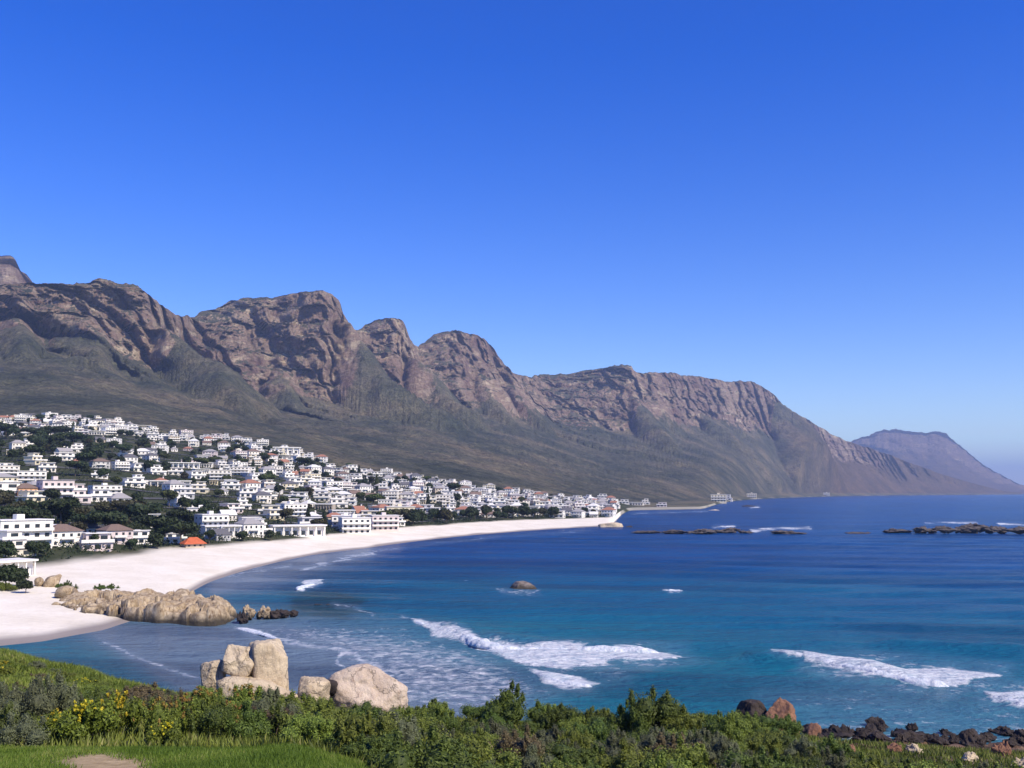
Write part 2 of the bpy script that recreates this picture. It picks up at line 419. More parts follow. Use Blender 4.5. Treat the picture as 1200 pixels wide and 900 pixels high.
# two sheets that share a border row: coast (beach + town slope) and mountain
def sub(r0, r1, name, attrs, mat, kind='structure'):
    vs = verts[r0:r1].reshape(-1, 3)
    me = np_mesh(name, vs, grid_faces(r1 - r0, NCOL), {k: a[r0:r1] for k, a in attrs.items()})
    o = link(name, me, mat); tag(o, kind=kind); return o
sand_edge = 2.0 + 0.06 * fbm2(GX / 25, GD / 25, 3, 81)
sand = (1 - smooth(-0.05, 0.05, VV - sand_edge)) * np.ones_like(VV)
sand = np.where(pxg > 726, sand * smooth(0.35, 0.7, vn2(GX / 60 + 7, GD / 90, 9)) * np.where(pxg > 850, 0.25, 0.38), sand)
wet = 1 - smooth(1.06, 1.17, VV + 0.05 * fbm2(GX / 20, GD / 20, 2, 83))
scrub = smooth(3.86, 4.02, VV + 0.08 * fbm2(GX / 60, GD / 60, 3, 85))
scrub = np.where(pxg > 725, np.maximum(scrub, smooth(725, 760, pxg) * smooth(2.02, 2.2, VV)), scrub)
coast = sub(0, iv + 1, 'coast', {'sand': sand, 'wet': wet, 'scrub': scrub}, coast_mat())
MM = mountain_mat()
mountain = sub(iv, NR, 'mountain_range', {'rock': rock, 'green': green}, MM)

def ground(x, y):
    c = float(np.interp(x / y, TC, np.arange(NCOL))); i = int(round(c)); i = max(0, min(NCOL - 1, i))
    return float(np.interp(y, GD2[:, i], GZ2[:, i]))
def townrow(px, v):
    """world point on the bay slope: column px, contour parameter v"""
    i = int(np.clip(np.interp(px, PXC, np.arange(NCOL)), 0, NCOL - 1))
    D = float(np.interp(v, V, GD2[:, i])); z = float(np.interp(v, V, GZ2[:, i]))
    return Vector((TC[i] * D, D, z))

# a ridge sheet helper for mountains farther off
def far_ridge(name, sky_pts, Dr, depth, base_z, rockamt, greenamt, seed, nc=420, nr=110):
    a = np.array(sky_pts, float)
    px = np.linspace(a[0, 0], a[-1, 0], nc); y = np.interp(px, a[:, 0], a[:, 1])
    T = Tpx(px, y); E = tanel(y); Dc = Dr + 0 * px
    E = E + np.clip(E * 14, 0, 1) * 0.0014 * fbm2(T * 110, T * 0, 3, seed + 20, 0.65)
    zr = H + E * Dc
    v = np.linspace(0, 1.35, nr)[:, None]
    D = Dc[None] - depth * (1 - v)
    prof = np.where(v < 0.62, 0.52 * (v / 0.62) ** 1.15, 0.52 + 0.48 * np.clip((v - 0.62) / 0.38, 0, 1) ** 0.8)
    prof = np.where(v > 1, 1 - (v - 1) * 1.6, prof)
    z = base_z + (zr[None] - base_z) * prof
    X = T[None] * D
    wgt = np.clip(v * 2, 0, 1) * (v < 1.0)
    sl = X * 0.7 + D * 0.2
    dD = wgt * depth * (0.10 * ridged2(sl / 420, D / 2400, 3, seed) + 0.03 * fbm2(sl / 120, z / 120, 3, seed + 5))
    D2 = D + dD
    z2 = np.where(v > 0.8, H + (z - H) / D * D2, z) + (1 - np.clip((v - 0.7) * 4, 0, 1)) * 10 * fbm2(sl / 300, D / 600, 4, seed + 9) * wgt
    zq = z2 + 10 * fbm2(X / 700, D / 700, 2, seed + 11)
    z2 = z2 + wgt * (v > 0.5) * 9 * np.sin(2 * np.pi * zq / 70.0)
    vs = np.stack([T[None] * D2, D2, z2], -1)
    rk = np.clip(smooth(0.5, 0.7, v + 0.1 * fbm2(X / 300, D / 300, 3, seed + 2)) * rockamt + 0.05, 0, 1)
    me = np_mesh(name, vs.reshape(-1, 3), grid_faces(nr, nc), {'rock': rk * np.ones_like(z), 'green': np.full(z.shape, greenamt)})
    return tag(link(name, me, MM), kind='structure')
far_ridge('headland_mountain', [(930, 560), (955, 541), (975, 530), (1000, 516), (1020, 509), (1035, 503.5), (1050, 502.5), (1070, 505), (1085, 506.5), (1100, 504.5), (1108, 506.5),
                   (1116, 515), (1130, 526), (1150, 543), (1165, 552), (1185, 563), (1203, 571), (1222, 577.4)], 12200, 2300, -6, 0.42, 0.1, 201)
far_ridge('back_peak', [(-260, 300), (-120, 285), (-50, 283), (-15, 296), (2, 301), (12, 300), (19, 305), (24, 316), (30, 323), (38, 330), (55, 338), (90, 350)], 3150, 650, 380, 1.0, 0.8, 231)

# ------------------------------------------------------------------ near headland (where the camera stands)
# px, list of (D, z)
HD = [(-260, [(0, 23.3), (12, 21.3), (18, 20.1), (24, 19.3), (36, 17.9), (52, 16.2), (75, 14.6), (100, 9), (135, 3.5), (180, -3)]),
      (0, [(0, 23.3), (12, 21.3), (18, 20.05), (24, 19.2), (36, 17.3), (52, 15.6), (72, 13.9), (92, 7.5), (130, 1.5), (165, -3)]),
      (100, [(0, 23.3), (12, 21.3), (18, 20.05), (24, 19.2), (36, 17.2), (52, 15.0), (66, 13.7), (85, 6.5), (115, -1), (150, -4)]),
      (230, [(0, 23.3), (12, 21.3), (18, 20.05), (24, 19.2), (36, 17.3), (50, 15.0), (60, 12.8), (75, 5.0), (98, -2), (140, -4)]),
      (340, [(0, 23.3), (12, 21.3), (18, 20.05), (24, 19.1), (36, 16.9), (46, 15.0), (56, 12.9), (66, 11.4), (78, 4.0), (96, -2), (140, -4)]),
      (430, [(0, 23.3), (12, 21.2), (18, 20.0), (24, 18.8), (34, 16.6), (50, 13.7), (66, 11.6), (78, 3.0), (96, -2), (140, -4)]),
      (600, [(0, 23.3), (12, 20.2), (18, 18.9), (24, 17.7), (34, 16.0), (48, 13.8), (58, 12.3), (76, 3.0), (96, -2), (140, -4)]),
      (900, [(0, 23.3), (12, 20.2), (18, 18.9), (24, 17.6), (34, 15.7), (46, 13.6), (58, 11.7), (70, 7.0), (85, 2.2), (99, -1.5), (140, -4)]),
      (1000, [(0, 23.3), (12, 20.0), (18, 18.7), (24, 17.3), (34, 15.2), (45, 13.0), (58, 10.9), (70, 8.0), (85, 4.3), (95, 1.8), (104, -0.8), (140, -4)]),
      (1200, [(0, 23.3), (12, 19.8), (18, 18.4), (24, 17.0), (34, 14.7), (45, 12.3), (58, 10.2), (70, 7.3), (85, 3.6), (95, 1.0), (102, -0.8), (140, -4)]),
      (1460, [(0, 23.3), (12, 19.5), (18, 18.2), (24, 16.7), (34, 14.4), (45, 11.8), (58, 9.2), (70, 6.5), (85, 2.2), (98, -1.4), (140, -4)])]
hx = np.array([float(Tpx(h[0], 830)) for h in HD])
Dg = np.linspace(0, 180, 181)
HT = np.array([np.interp(Dg, [q[0] for q in h[1]], [q[1] for q in h[1]]) for h in HD])
k5 = np.exp(-0.5 * (np.arange(-6, 7) / 2.2) ** 2); k5 /= k5.sum()
HT = np.array([np.convolve(np.pad(r, 6, mode='edge'), k5, mode='valid') for r in HT])
def head_z(x, y, nz=True):
    x = np.asarray(x, float); y = np.asarray(y, float)
    T = np.clip(x / np.maximum(y, 14.0), hx[0], hx[-1]); Dq = np.clip(np.maximum(y, 0), 0, 179.9)
    fi = np.interp(T, hx, np.arange(len(hx))); i = np.clip(fi.astype(int), 0, len(hx) - 2); t = fi - i
    j = Dq.astype(int); u = Dq - j
    z = (HT[i, j] * (1 - t) + HT[i + 1, j] * t) * (1 - u) + (HT[i, j + 1] * (1 - t) + HT[i + 1, j + 1] * t) * u
    if nz:
        a = smooth(16, 30, y)
        z = z + (0.06 + 0.28 * a) * fbm2(x / 4.0, y / 4.0, 4, 101) + smooth(55, 80, y) * 1.1 * (ridged2(x / 5.5, y / 4.0, 3, 111) - 0.6)
    sh = smooth(84, 92, y) * (1 - smooth(104, 112, y)) * smooth(22, 32, x)
    z = z + sh * (2.3 * (ridged2(x / 3.4, y / 2.6, 4, 131, 0.6) - 0.52))
    return z
def hpx(x, y):
    """photo column of a headland point (approx.)"""
    return 600 + x / np.maximum(y, 1.0) * F * 1.02
xs = np.arange(-80, 92, 0.42); ys = np.arange(-8, 150, 0.42)
X, Y = np.meshgrid(xs, ys); Z = head_z(X, Y)
px_ = hpx(X, Y)
lawn_edge = np.interp(px_, [-400, 0, 340, 400, 440, 480, 540], [24.3, 23.6, 23.4, 22.2, 20.2, 18.0, 14])
nzl = fbm2(X / 2.2, Y / 2.2, 3, 121)
lawn = (1 - smooth(-0.5, 0.6, Y - lawn_edge - 0.8 * nzl)) * smooth(-2, 4, Y + 40)
bare = smooth(0.25, 0.8, np.exp(-(((px_ - 130) / 85) ** 2 + ((Y - 20.0) / 2.3) ** 2)) + 0.32 * nzl + 0.25 * np.exp(-(((px_ - 330) / 90) ** 2 + ((Y - 17.6) / 0.7) ** 2)))
shorer = smooth(58, 72, Y + 4 * nzl + np.interp(px_, [700, 860, 1000, 1200], [-10, 2, 10, 12])) * (px_ > 250)
me = np_mesh('headland', np.stack([X, Y, Z], -1).reshape(-1, 3), grid_faces(len(ys), len(xs)), {'lawn': lawn, 'bare': bare, 'shore': shorer})
def head_mat():
    m, nt, b = new_mat('headland_ground'); p = pos(nt)
    n1 = noise(nt, p, 0.9, 6, 0.65); n2 = noise(nt, p, 9.0, 4, 0.6)
    lw = ramp(nt, n1, [(0.3, (0.052, 0.095, 0.014)), (0.5, (0.085, 0.13, 0.02)), (0.7, (0.13, 0.16, 0.032))])
    lw = mixc(nt, 0.6, lw, ramp(nt, n2, [(0.3, (0.55, 0.55, 0.5)), (0.7, (1.2, 1.2, 1.1))]), 'MULTIPLY')
    br = ramp(nt, noise(nt, p, 3.0, 6, 0.7), [(0.3, (0.24, 0.165, 0.08)), (0.7, (0.48, 0.36, 0.20))])
    un = ramp(nt, n1, [(0.3, (0.030, 0.038, 0.012)), (0.55, (0.055, 0.062, 0.02)), (0.75, (0.12, 0.095, 0.05))])
    so = ramp(nt, n1, [(0.3, (0.045, 0.030, 0.024)), (0.52, (0.13, 0.075, 0.048)), (0.72, (0.24, 0.17, 0.11))])
    c = mixc(nt, attr(nt, 'lawn'), un, lw); c = mixc(nt, attr(nt, 'bare'), c, br); c = mixc(nt, attr(nt, 'shore'), c, so)
    sep = nt.nodes.new('ShaderNodeSeparateXYZ'); nt.links.new(p, sep.inputs[0])
    tide = math_(nt, 'ADD', sep.outputs[2], math_(nt, 'MULTIPLY', math_(nt, 'SUBTRACT', n1, 0.5), 5.0))
    c = mixc(nt, math_(nt, 'MULTIPLY', attr(nt, 'shore'), maprange(nt, tide, 2.2, 3.6, 1.0, 0.0)), c, (0.035, 0.026, 0.024))
    nt.links.new(c, b.inputs['Base Color']); b.inputs['Roughness'].default_value = 0.95
    bump(nt, b, n2, 0.5, 0.06)
    return m
tag(link('headland', me, head_mat()), kind='structure')

# ------------------------------------------------------------------ sea
def inpoly(px, py, poly):
    """signed distance in photo pixels to a closed polygon (negative inside)"""
    poly = np.array(poly, float); d = np.full(px.shape, 1e9); ins = np.zeros(px.shape, bool)
    n = len(poly)
    for i in range(n):
        a = poly[i]; b = poly[(i + 1) % n]; e = b - a
        t = np.clip(((px - a[0]) * e[0] + (py - a[1]) * e[1]) / (e @ e), 0, 1)
        d = np.minimum(d, np.hypot(px - a[0] - t * e[0], py - a[1] - t * e[1]))
        c = ((a[1] > py) != (b[1] > py)) & (px < (b[0] - a[0]) * (py - a[1]) / (b[1] - a[1] + 1e-12) + a[0])
        ins ^= c
    return np.where(ins, -d, d)
def online(px, py, pts):
    d = np.full(px.shape, 1e9)
    for a, b in zip(pts[:-1], pts[1:]):
        a = np.array(a, float); b = np.array(b, float); e = b - a
        t = np.clip(((px - a[0]) * e[0] + (py - a[1]) * e[1]) / (e @ e), 0, 1)
        d = np.minimum(d, np.hypot(px - a[0] - t * e[0], py - a[1] - t * e[1]))
    return d
ny = np.concatenate([np.linspace(577.75, 582, 14), np.linspace(582.6, 640, 120), np.linspace(640.6, 905, 400)])
yy = ny[::-1]
nx = np.linspace(-420, 1650, 1200)
PX, PY = np.meshgrid(nx, yy)
SD = -H / tanel(PY); STn = Tpx(PX, PY); SX = STn * SD
wob = 10 * fbm2(SX / 8, SD / 8, 5, 301, 0.6) * np.clip(200 / SD, 0.2, 1.4)
qx, qy = PX + wob * 1.6, PY + wob * 0.55
foam = np.zeros_like(PX)
def addpoly(poly, val, soft):
    global foam
    foam = np.maximum(foam, val * (1 - smooth(-1.6 * soft, 1.9 * soft, inpoly(qx, qy, poly))))
def addline(pts, val, wd):
    global foam
    foam = np.maximum(foam, val * np.exp(-(online(qx, qy, pts) / wd) ** 2) * (np.where(SD > 450, 0.35 + 0.75 * vn2(SX / 9, SD / 40, 371), 1.0)))
# big breaker, middle
addpoly([(476, 724), (505, 733), (545, 742), (570, 753), (640, 757), (720, 760), (790, 764), (782, 771), (735, 776), (700, 782), (655, 783), (625, 784), (600, 777), (570, 764), (540, 751), (500, 741)], 1.0, 3)
addpoly([(628, 788), (650, 790), (680, 795), (700, 799), (690, 808), (665, 808), (640, 800)], 1.0, 3)
addpoly([(600, 776), (640, 782), (720, 778), (700, 792), (640, 792)], 0.5, 6)
# right breaker
addpoly([(936, 768), (965, 772), (1010, 776), (1060, 780), (1110, 779), (1165, 785), (1150, 795), (1125, 808), (1080, 806), (1040, 797), (990, 788), (940, 777)], 0.95, 3)
addpoly([(1010, 772), (1100, 778), (1170, 786), (1150, 792), (1060, 784)], 0.5, 5)
addpoly([(1158, 812), (1215, 817), (1240, 832), (1200, 832), (1165, 823)], 1.0, 4)
addpoly([(890, 815), (1000, 800), (1200, 830), (1260, 870), (1200, 875), (1060, 868), (960, 852)], 0.36, 12)
addline([(905, 768), (935, 772)], 0.7, 4)
# wash in the cove and along the beach
addpoly([(270, 728), (330, 728), (470, 733), (540, 753), (610, 785), (660, 815), (600, 835), (470, 835), (420, 800), (398, 765), (330, 752)], 0.53, 14)
addline([(275, 734), (310, 742), (345, 755), (385, 760), (415, 768), (445, 785)], 0.62, 6)
addline([(396, 762), (400, 775), (405, 785)], 0.66, 5)
addpoly([(248, 668), (300, 664), (330, 672), (290, 690), (250, 688)], 0.36, 9)
addline([(262, 676), (300, 668), (340, 663)], 0.5, 4)
addline([(352, 668), (400, 655), (440, 647)], 0.62, 2.4)
addline([(430, 648), (520, 636), (600, 628), (690, 622)], 0.45, 1.6)
addline([(348, 692), (362, 684), (376, 682)], 0.95, 3.2)
addline([(390, 708), (420, 712), (440, 722)], 0.5, 3)
addline([(780, 692), (798, 693)], 0.9, 2.4)
addline([(255, 800), (200, 785), (150, 765), (120, 752)], 0.55, 3.5)
# broken wash round the breakers
pn = fbm2(SX / 5, SD / 5, 4, 361, 0.6)
def addwash(poly, val, soft):
    global foam
    foam = np.maximum(foam, (val + 0.30 * pn) * (1 - smooth(-soft, soft, inpoly(qx, qy, poly))))
addwash([(560, 748), (800, 755), (830, 772), (740, 792), (700, 815), (620, 806), (590, 782)], 0.36, 10)
addwash([(940, 764), (1060, 766), (1190, 780), (1180, 806), (1120, 822), (1000, 806), (930, 786)], 0.40, 10)
addwash([(1130, 790), (1260, 800), (1260, 850), (1150, 840)], 0.40, 10)
addwash([(930, 838), (1260, 846), (1260, 880), (960, 872)], 0.42, 8)
# surf on the reefs
addline([(835, 618), (860, 617)], 0.9, 2.0); addline([(880, 622), (915, 619), (950, 619)], 0.95, 2.3)
addline([(1085, 613), (1125, 612), (1145, 613)], 0.8, 1.8); addline([(1170, 614), (1215, 615)], 0.9, 1.8)
addline([(880, 595), (890, 594)], 0.8, 1.4); addline([(740, 602), (830, 599)], 0.6, 1.2); addline([(760, 587), (850, 585)], 0.4, 0.8)
addline([(585, 692), (600, 694), (632, 693)], 0.5, 2.0)
# swell
rx = SX * 0.35 + SD * 0.94 + 14 * fbm2(SX / 120, SD / 120, 3, 311)
shT = np.interp(STn, TC, shore); near_beach = smooth(4, 90, np.where((STn < float(Tpx(735))) & (STn > -0.6), shT - SD, 200))
amp = near_beach * np.clip(SD / 160, 0.5, 1.2) * np.clip(1 - SD / 2500, 0, 1) * smooth(60, 170, SD)
SZ = amp * (0.28 * np.sin(2 * np.pi * rx / 34) * (0.4 + vn2(SX / 60, SD / 60, 5)) + 0.16 * np.sin(2 * np.pi * (SX * 0.1 + SD + 8 * fbm2(SX / 60, SD / 60, 2, 3)) / 13)) + 0.10 * fbm2(SX / 6, SD / 6, 3, 321) * np.clip(300 / SD, 0, 1) * near_beach
SZ = SZ + 0.25 * smooth(0.5, 1, foam) * (0.6 + 0.8 * fbm2(SX / 2.5, SD / 2.5, 3, 331)) * np.clip(400 / SD, 0, 1)
# the rise of the breaking waves
for pts, hgt, wd in (([(480, 724), (545, 742), (640, 757), (720, 760), (800, 764)], 1.0, 7), ([(840, 767), (905, 770), (940, 772), (1010, 781), (1080, 797)], 1.1, 7), ([(1000, 752), (1100, 757), (1240, 762)], 0.6, 5), ([(1158, 815), (1240, 826)], 0.7, 7)):
    SZ = SZ + hgt * np.exp(-(online(PX, PY, pts) / wd) ** 2) * smooth(0, 60, PX - pts[0][0]) * smooth(0, 60, pts[-1][0] - PX)
shallow = 1 - smooth(100, 430, SD + 70 * fbm2(SX / 70, SD / 45, 4, 341) + 0.30 * np.maximum(0, SX))
turq = np.exp(-(((PX - 830) / 120) ** 2 + ((PY - 785) / 26) ** 2))
shallow = np.clip(np.maximum(shallow, 0.9 * turq), 0, 1)
sandy = np.exp(-np.maximum(0, inpoly(PX, PY, [(100, 735), (330, 735), (470, 770), (600, 810), (600, 840), (250, 830)])) / 16)
sandy = np.maximum(sandy, np.exp(-np.maximum(0, inpoly(PX, PY, [(245, 668), (330, 660), (430, 644), (430, 648), (330, 680), (250, 692)])) / 10))
dark = np.exp(-np.maximum(0, inpoly(PX + wob * 2, PY + wob, [(340, 700), (400, 698), (430, 708), (400, 722), (350, 716)])) / 6)
streak = smooth(0.52, 0.72, vn2((SX * 0.94 - SD * 0.1) / 70, (SD * 0.94 + SX * 0.2) / 16, 351)) * np.clip(SD / 150, 0, 1)
me = np_mesh('sea', np.stack([SX, SD, SZ], -1).reshape(-1, 3), grid_faces(len(yy), len(nx)),
             {'foam': foam, 'shallow': shallow, 'sandy': sandy, 'reef': dark, 'streak': streak})
def sea_mat():
    m, nt, b = new_mat('sea_water'); p = pos(nt)
    deep = ramp(nt, noise(nt, pos(nt, (0.004, 0.02, 1), (0, 0, 0.2)), 1.0, 5, 0.6), [(0.35, (0.001, 0.040, 0.165)), (0.65, (0.002, 0.066, 0.225))])
    c = mixc(nt, attr(nt, 'shallow'), deep, (0.008, 0.145, 0.215))
    c = mixc(nt, math_(nt, 'MULTIPLY', attr(nt, 'sandy'), 0.85), c, (0.165, 0.215, 0.285))
    c = mixc(nt, math_(nt, 'MULTIPLY', attr(nt, 'reef'), 0.8), c, (0.012, 0.045, 0.055))
    c = mixc(nt, math_(nt, 'MULTIPLY', attr(nt, 'streak'), 0.42), c, (0.004, 0.026, 0.085))
    fo = attr(nt, 'foam')
    nf = noise(nt, pos(nt, (0.55, 0.55, 0.55)), 1.0, 8, 0.68, 0.7)
    vor = N(nt, 'ShaderNodeTexVoronoi', _feature='DISTANCE_TO_EDGE', Scale=0.32)
    wv = nt.nodes.new('ShaderNodeVectorMath'); wv.operation = 'ADD'
    ncol = nt.nodes.new('ShaderNodeTexNoise'); ncol.inputs['Scale'].default_value = 0.5; nt.links.new(p, ncol.inputs['Vector'])
    sc_ = nt.nodes.new('ShaderNodeVectorMath'); sc_.operation = 'SCALE'; sc_.inputs['Scale'].default_value = 3.5
    nt.links.new(ncol.outputs['Color'], sc_.inputs[0]); nt.links.new(sc_.outputs[0], wv.inputs[0]); nt.links.new(p, wv.inputs[1]); nt.links.new(wv.outputs[0], vor.inputs['Vector'])
    lace = math_(nt, 'SUBTRACT', 0.5, math_(nt, 'MULTIPLY', vor.outputs['Distance'], 0.75))
    mixn = math_(nt, 'ADD', math_(nt, 'MULTIPLY', nf, 0.7), math_(nt, 'MULTIPLY', lace, 0.35))
    k = math_(nt, 'SUBTRACT', math_(nt, 'ADD', math_(nt, 'MULTIPLY', fo, 1.0), math_(nt, 'MULTIPLY', mixn, 1.5)), 1.2)
    ff = maprange(nt, k, 0.0, 0.34)
    caps = maprange(nt, noise(nt, pos(nt, (0.06, 0.16, 1), (0, 0, 0.25)), 1.0, 6, 0.7), 0.715, 0.76, 0.0, 0.6)
    ff = math_(nt, 'MAXIMUM', ff, caps)
    milky = math_(nt, 'MULTIPLY', fo, 0.45)
    c = mixc(nt, milky, c, (0.26, 0.36, 0.48))
    c = mixc(nt, ff, c, ramp(nt, nf, [(0.34, (0.36, 0.46, 0.55)), (0.46, (0.60, 0.65, 0.69)), (0.6, (0.76, 0.77, 0.78))]))
    nt.links.new(c, b.inputs['Base Color'])
    nt.links.new(maprange(nt, ff, 0, 1, 0.22, 0.9), b.inputs['Roughness'])
    b.inputs['IOR'].default_value = 1.33; b.inputs['Specular Tint'].default_value = (0.45, 0.75, 1.0, 1)
    nt.links.new(maprange(nt, ff, 0, 1, 0.06, 0.0), b.inputs['Specular IOR Level'])
    h = math_(nt, 'ADD', noise(nt, pos(nt, (0.12, 0.3, 1), (0, 0, 0.25)), 1.0, 8, 0.62), math_(nt, 'MULTIPLY', noise(nt, pos(nt, (0.7, 1.3, 1), (0, 0, 0.15)), 1.0, 5, 0.6), 0.22))
    bump(nt, b, h, 1.0, 3.2)
    return m
tag(link('sea', me, sea_mat()), kind='structure')

# ------------------------------------------------------------------ words
_ONE = ['', 'first', 'second', 'third', 'fourth', 'fifth', 'sixth', 'seventh', 'eighth', 'ninth', 'tenth', 'eleventh', 'twelfth', 'thirteenth', 'fourteenth', 'fifteenth', 'sixteenth', 'seventeenth', 'eighteenth', 'nineteenth']
_TEN = {2: ('twenty', 'twentieth'), 3: ('thirty', 'thirtieth'), 4: ('forty', 'fortieth'), 5: ('fifty', 'fiftieth'), 6: ('sixty', 'sixtieth'), 7: ('seventy', 'seventieth'), 8: ('eighty', 'eightieth'), 9: ('ninety', 'ninetieth')}
def ordinal(n):
    if n < 20: return _ONE[n]
    return _TEN[n // 10][1] if n % 10 == 0 else _TEN[n // 10][0] + '-' + _ONE[n % 10]
ORD = [ordinal(n) for n in range(1, 100)]
def children(o): return CH.get(o.name, [])
CH = {}
def reg(o):
    if o.parent: CH.setdefault(o.parent.name, []).append(o)
    return o
def copy_tree(o, parent=None):
    c = o.copy(); COL.objects.link(c)
    if parent is not None:
        c.parent = parent; CH.setdefault(parent.name, []).append(c)
    for ch in list(children(o)): copy_tree(ch, c)
    return c
def remat(o, table):
    """give a copied thing its own wall / roof colours"""
    for ch in children(o):
        kind = ch.name.split('.')[0]
        if kind in table:
            ch.material_slots[0].link = 'OBJECT'; ch.material_slots[0].material = table[kind]
        remat(ch, table)
def zoomy(o):
    for ch in children(o): zoomy(ch)

# ------------------------------------------------------------------ bmesh bits
def box(bm, x0, x1, y0, y1, z0, z1):
    v = [bm.verts.new(p) for p in ((x0, y0, z0), (x1, y0, z0), (x1, y1, z0), (x0, y1, z0), (x0, y0, z1), (x1, y0, z1), (x1, y1, z1), (x0, y1, z1))]
    for f in ((0, 3, 2, 1), (4, 5, 6, 7), (0, 1, 5, 4), (1, 2, 6, 5), (2, 3, 7, 6), (3, 0, 4, 7)): bm.faces.new([v[i] for i in f])
def gable(bm, x0, x1, y0, y1, z, h, o=0.4, t=0.25):
    ym = (y0 + y1) / 2
    prof = [(y0 - o, z - 0.1), (ym, z + h), (y1 + o, z - 0.1), (y1 + o, z - 0.1 - t + 0.25), (ym, z + h - t), (y0 - o, z - 0.1 - t + 0.25)]
    prof = [(y0 - o, z), (ym, z + h), (y1 + o, z), (y1 + o, z - t), (ym, z + h - t - 0.05), (y0 - o, z - t)]
    a = [bm.verts.new((x0 - o, y, zz)) for y, zz in prof]; b = [bm.verts.new((x1 + o, y, zz)) for y, zz in prof]
    n = len(prof)
    for i in range(n): bm.faces.new((a[i], b[i], b[(i + 1) % n], a[(i + 1) % n]))
    for q in (a[::-1], b):
        bm.faces.new((q[0], q[1], q[4], q[5])); bm.faces.new((q[1], q[2], q[3], q[4]))
def gable_wall(bm, x0, x1, y0, y1, z, h):
    ym = (y0 + y1) / 2
    for x in (x0, x1 - 0.3):
        a = [bm.verts.new((x, y, zz)) for y, zz in ((y0, z), (y1, z), (ym, z + h - 0.35))]
        b = [bm.verts.new((x + 0.3, y, zz)) for y, zz in ((y0, z), (y1, z), (ym, z + h - 0.35))]
        bm.faces.new(a[::-1]); bm.faces.new(b)
        for i in range(3): bm.faces.new((a[i], a[(i + 1) % 3], b[(i + 1) % 3], b[i]))
def hip(bm, x0, x1, y0, y1, z, h, o=0.5, t=0.2):
    x0 -= o; x1 += o; y0 -= o; y1 += o; hw = min(x1 - x0, y1 - y0) / 2; ym = (y0 + y1) / 2
    lo = [bm.verts.new(p) for p in ((x0, y0, z - t), (x1, y0, z - t), (x1, y1, z - t), (x0, y1, z - t))]
    up = [bm.verts.new(p) for p in ((x0, y0, z), (x1, y0, z), (x1, y1, z), (x0, y1, z))]
    r = [bm.verts.new((x0 + hw, ym, z + h)), bm.verts.new((x1 - hw, ym, z + h))]
    bm.faces.new(lo[::-1])
    for i in range(4): bm.faces.new((lo[i], lo[(i + 1) % 4], up[(i + 1) % 4], up[i]))
    bm.faces.new((up[0], up[1], r[1], r[0])); bm.faces.new((up[1], up[2], r[1])); bm.faces.new((up[2], up[3], r[0], r[1])); bm.faces.new((up[3], up[0], r[0]))
def fin(bm, name, mat, parent):
    bmesh.ops.recalc_face_normals(bm, faces=bm.faces)
    me = bpy.data.meshes.new(name); bm.to_mesh(me); bm.free()
    return reg(link(name, me, mat, parent))
def boxes(name, mat, parent, *bs):
    bm = bmesh.new()
    for b in bs: box(bm, *b)
    return fin(bm, name, mat, parent)

M = {}
M['white'] = flat_mat('white_plaster', (0.84, 0.80, 0.72), 0.85, 0.07, 0.5)
M['warm'] = flat_mat('warm_white_plaster', (0.78, 0.72, 0.62), 0.85, 0.07, 0.5)
M['cream'] = flat_mat('cream_plaster', (0.70, 0.62, 0.44), 0.85, 0.08, 0.5)
M['pink'] = flat_mat('pale_pink_plaster', (0.66, 0.56, 0.53), 0.85, 0.08, 0.5)
M['grey'] = flat_mat('pale_grey_plaster', (0.50, 0.49, 0.48), 0.85, 0.08, 0.5)
M['beige'] = flat_mat('beige_plaster', (0.52, 0.44, 0.34), 0.85, 0.08, 0.5)
M['peach'] = flat_mat('peach_plaster', (0.74, 0.42, 0.22), 0.85, 0.08, 0.5)
M['slab'] = flat_mat('flat_roof_screed', (0.74, 0.72, 0.68), 0.9, 0.12, 0.6)
M['slate'] = flat_mat('slate_roof', (0.13, 0.125, 0.13), 0.8, 0.2, 2.0)
M['ash'] = flat_mat('ash_grey_roof', (0.34, 0.32, 0.31), 0.85, 0.15, 2.0)
M['terracotta'] = flat_mat('terracotta_roof', (0.36, 0.17, 0.11), 0.85, 0.2, 2.0)
M['brown'] = flat_mat('brown_roof', (0.20, 0.14, 0.11), 0.85, 0.2, 2.0)
M['orange'] = flat_mat('orange_red_tile', (0.50, 0.12, 0.05), 0.8, 0.2, 0.8, 0.4)
M['wood'] = flat_mat('dark_timber', (0.10, 0.07, 0.05), 0.7, 0.2, 2.0)
M['trunk'] = flat_mat('bark', (0.13, 0.10, 0.075), 0.9, 0.3, 3.0, 0.4)
gm, gnt, gb = new_mat('window_glass')
gb.inputs['Base Color'].default_value = (0.02, 0.026, 0.034, 1); gb.inputs['Roughness'].default_value = 0.3; gb.inputs['Specular IOR Level'].default_value = 0.25
gnt.links.new(ramp(gnt, noise(gnt, pos(gnt), 0.4, 2), [(0.3, (0.012, 0.016, 0.02)), (0.7, (0.045, 0.055, 0.065))]), gb.inputs['Base Color'])
M['glass'] = gm
m_, n_, b_ = new_mat('balcony_glass'); b_.inputs['Base Color'].default_value = (0.25, 0.33, 0.36, 1); b_.inputs['Roughness'].default_value = 0.15
M['railing'] = M['white']

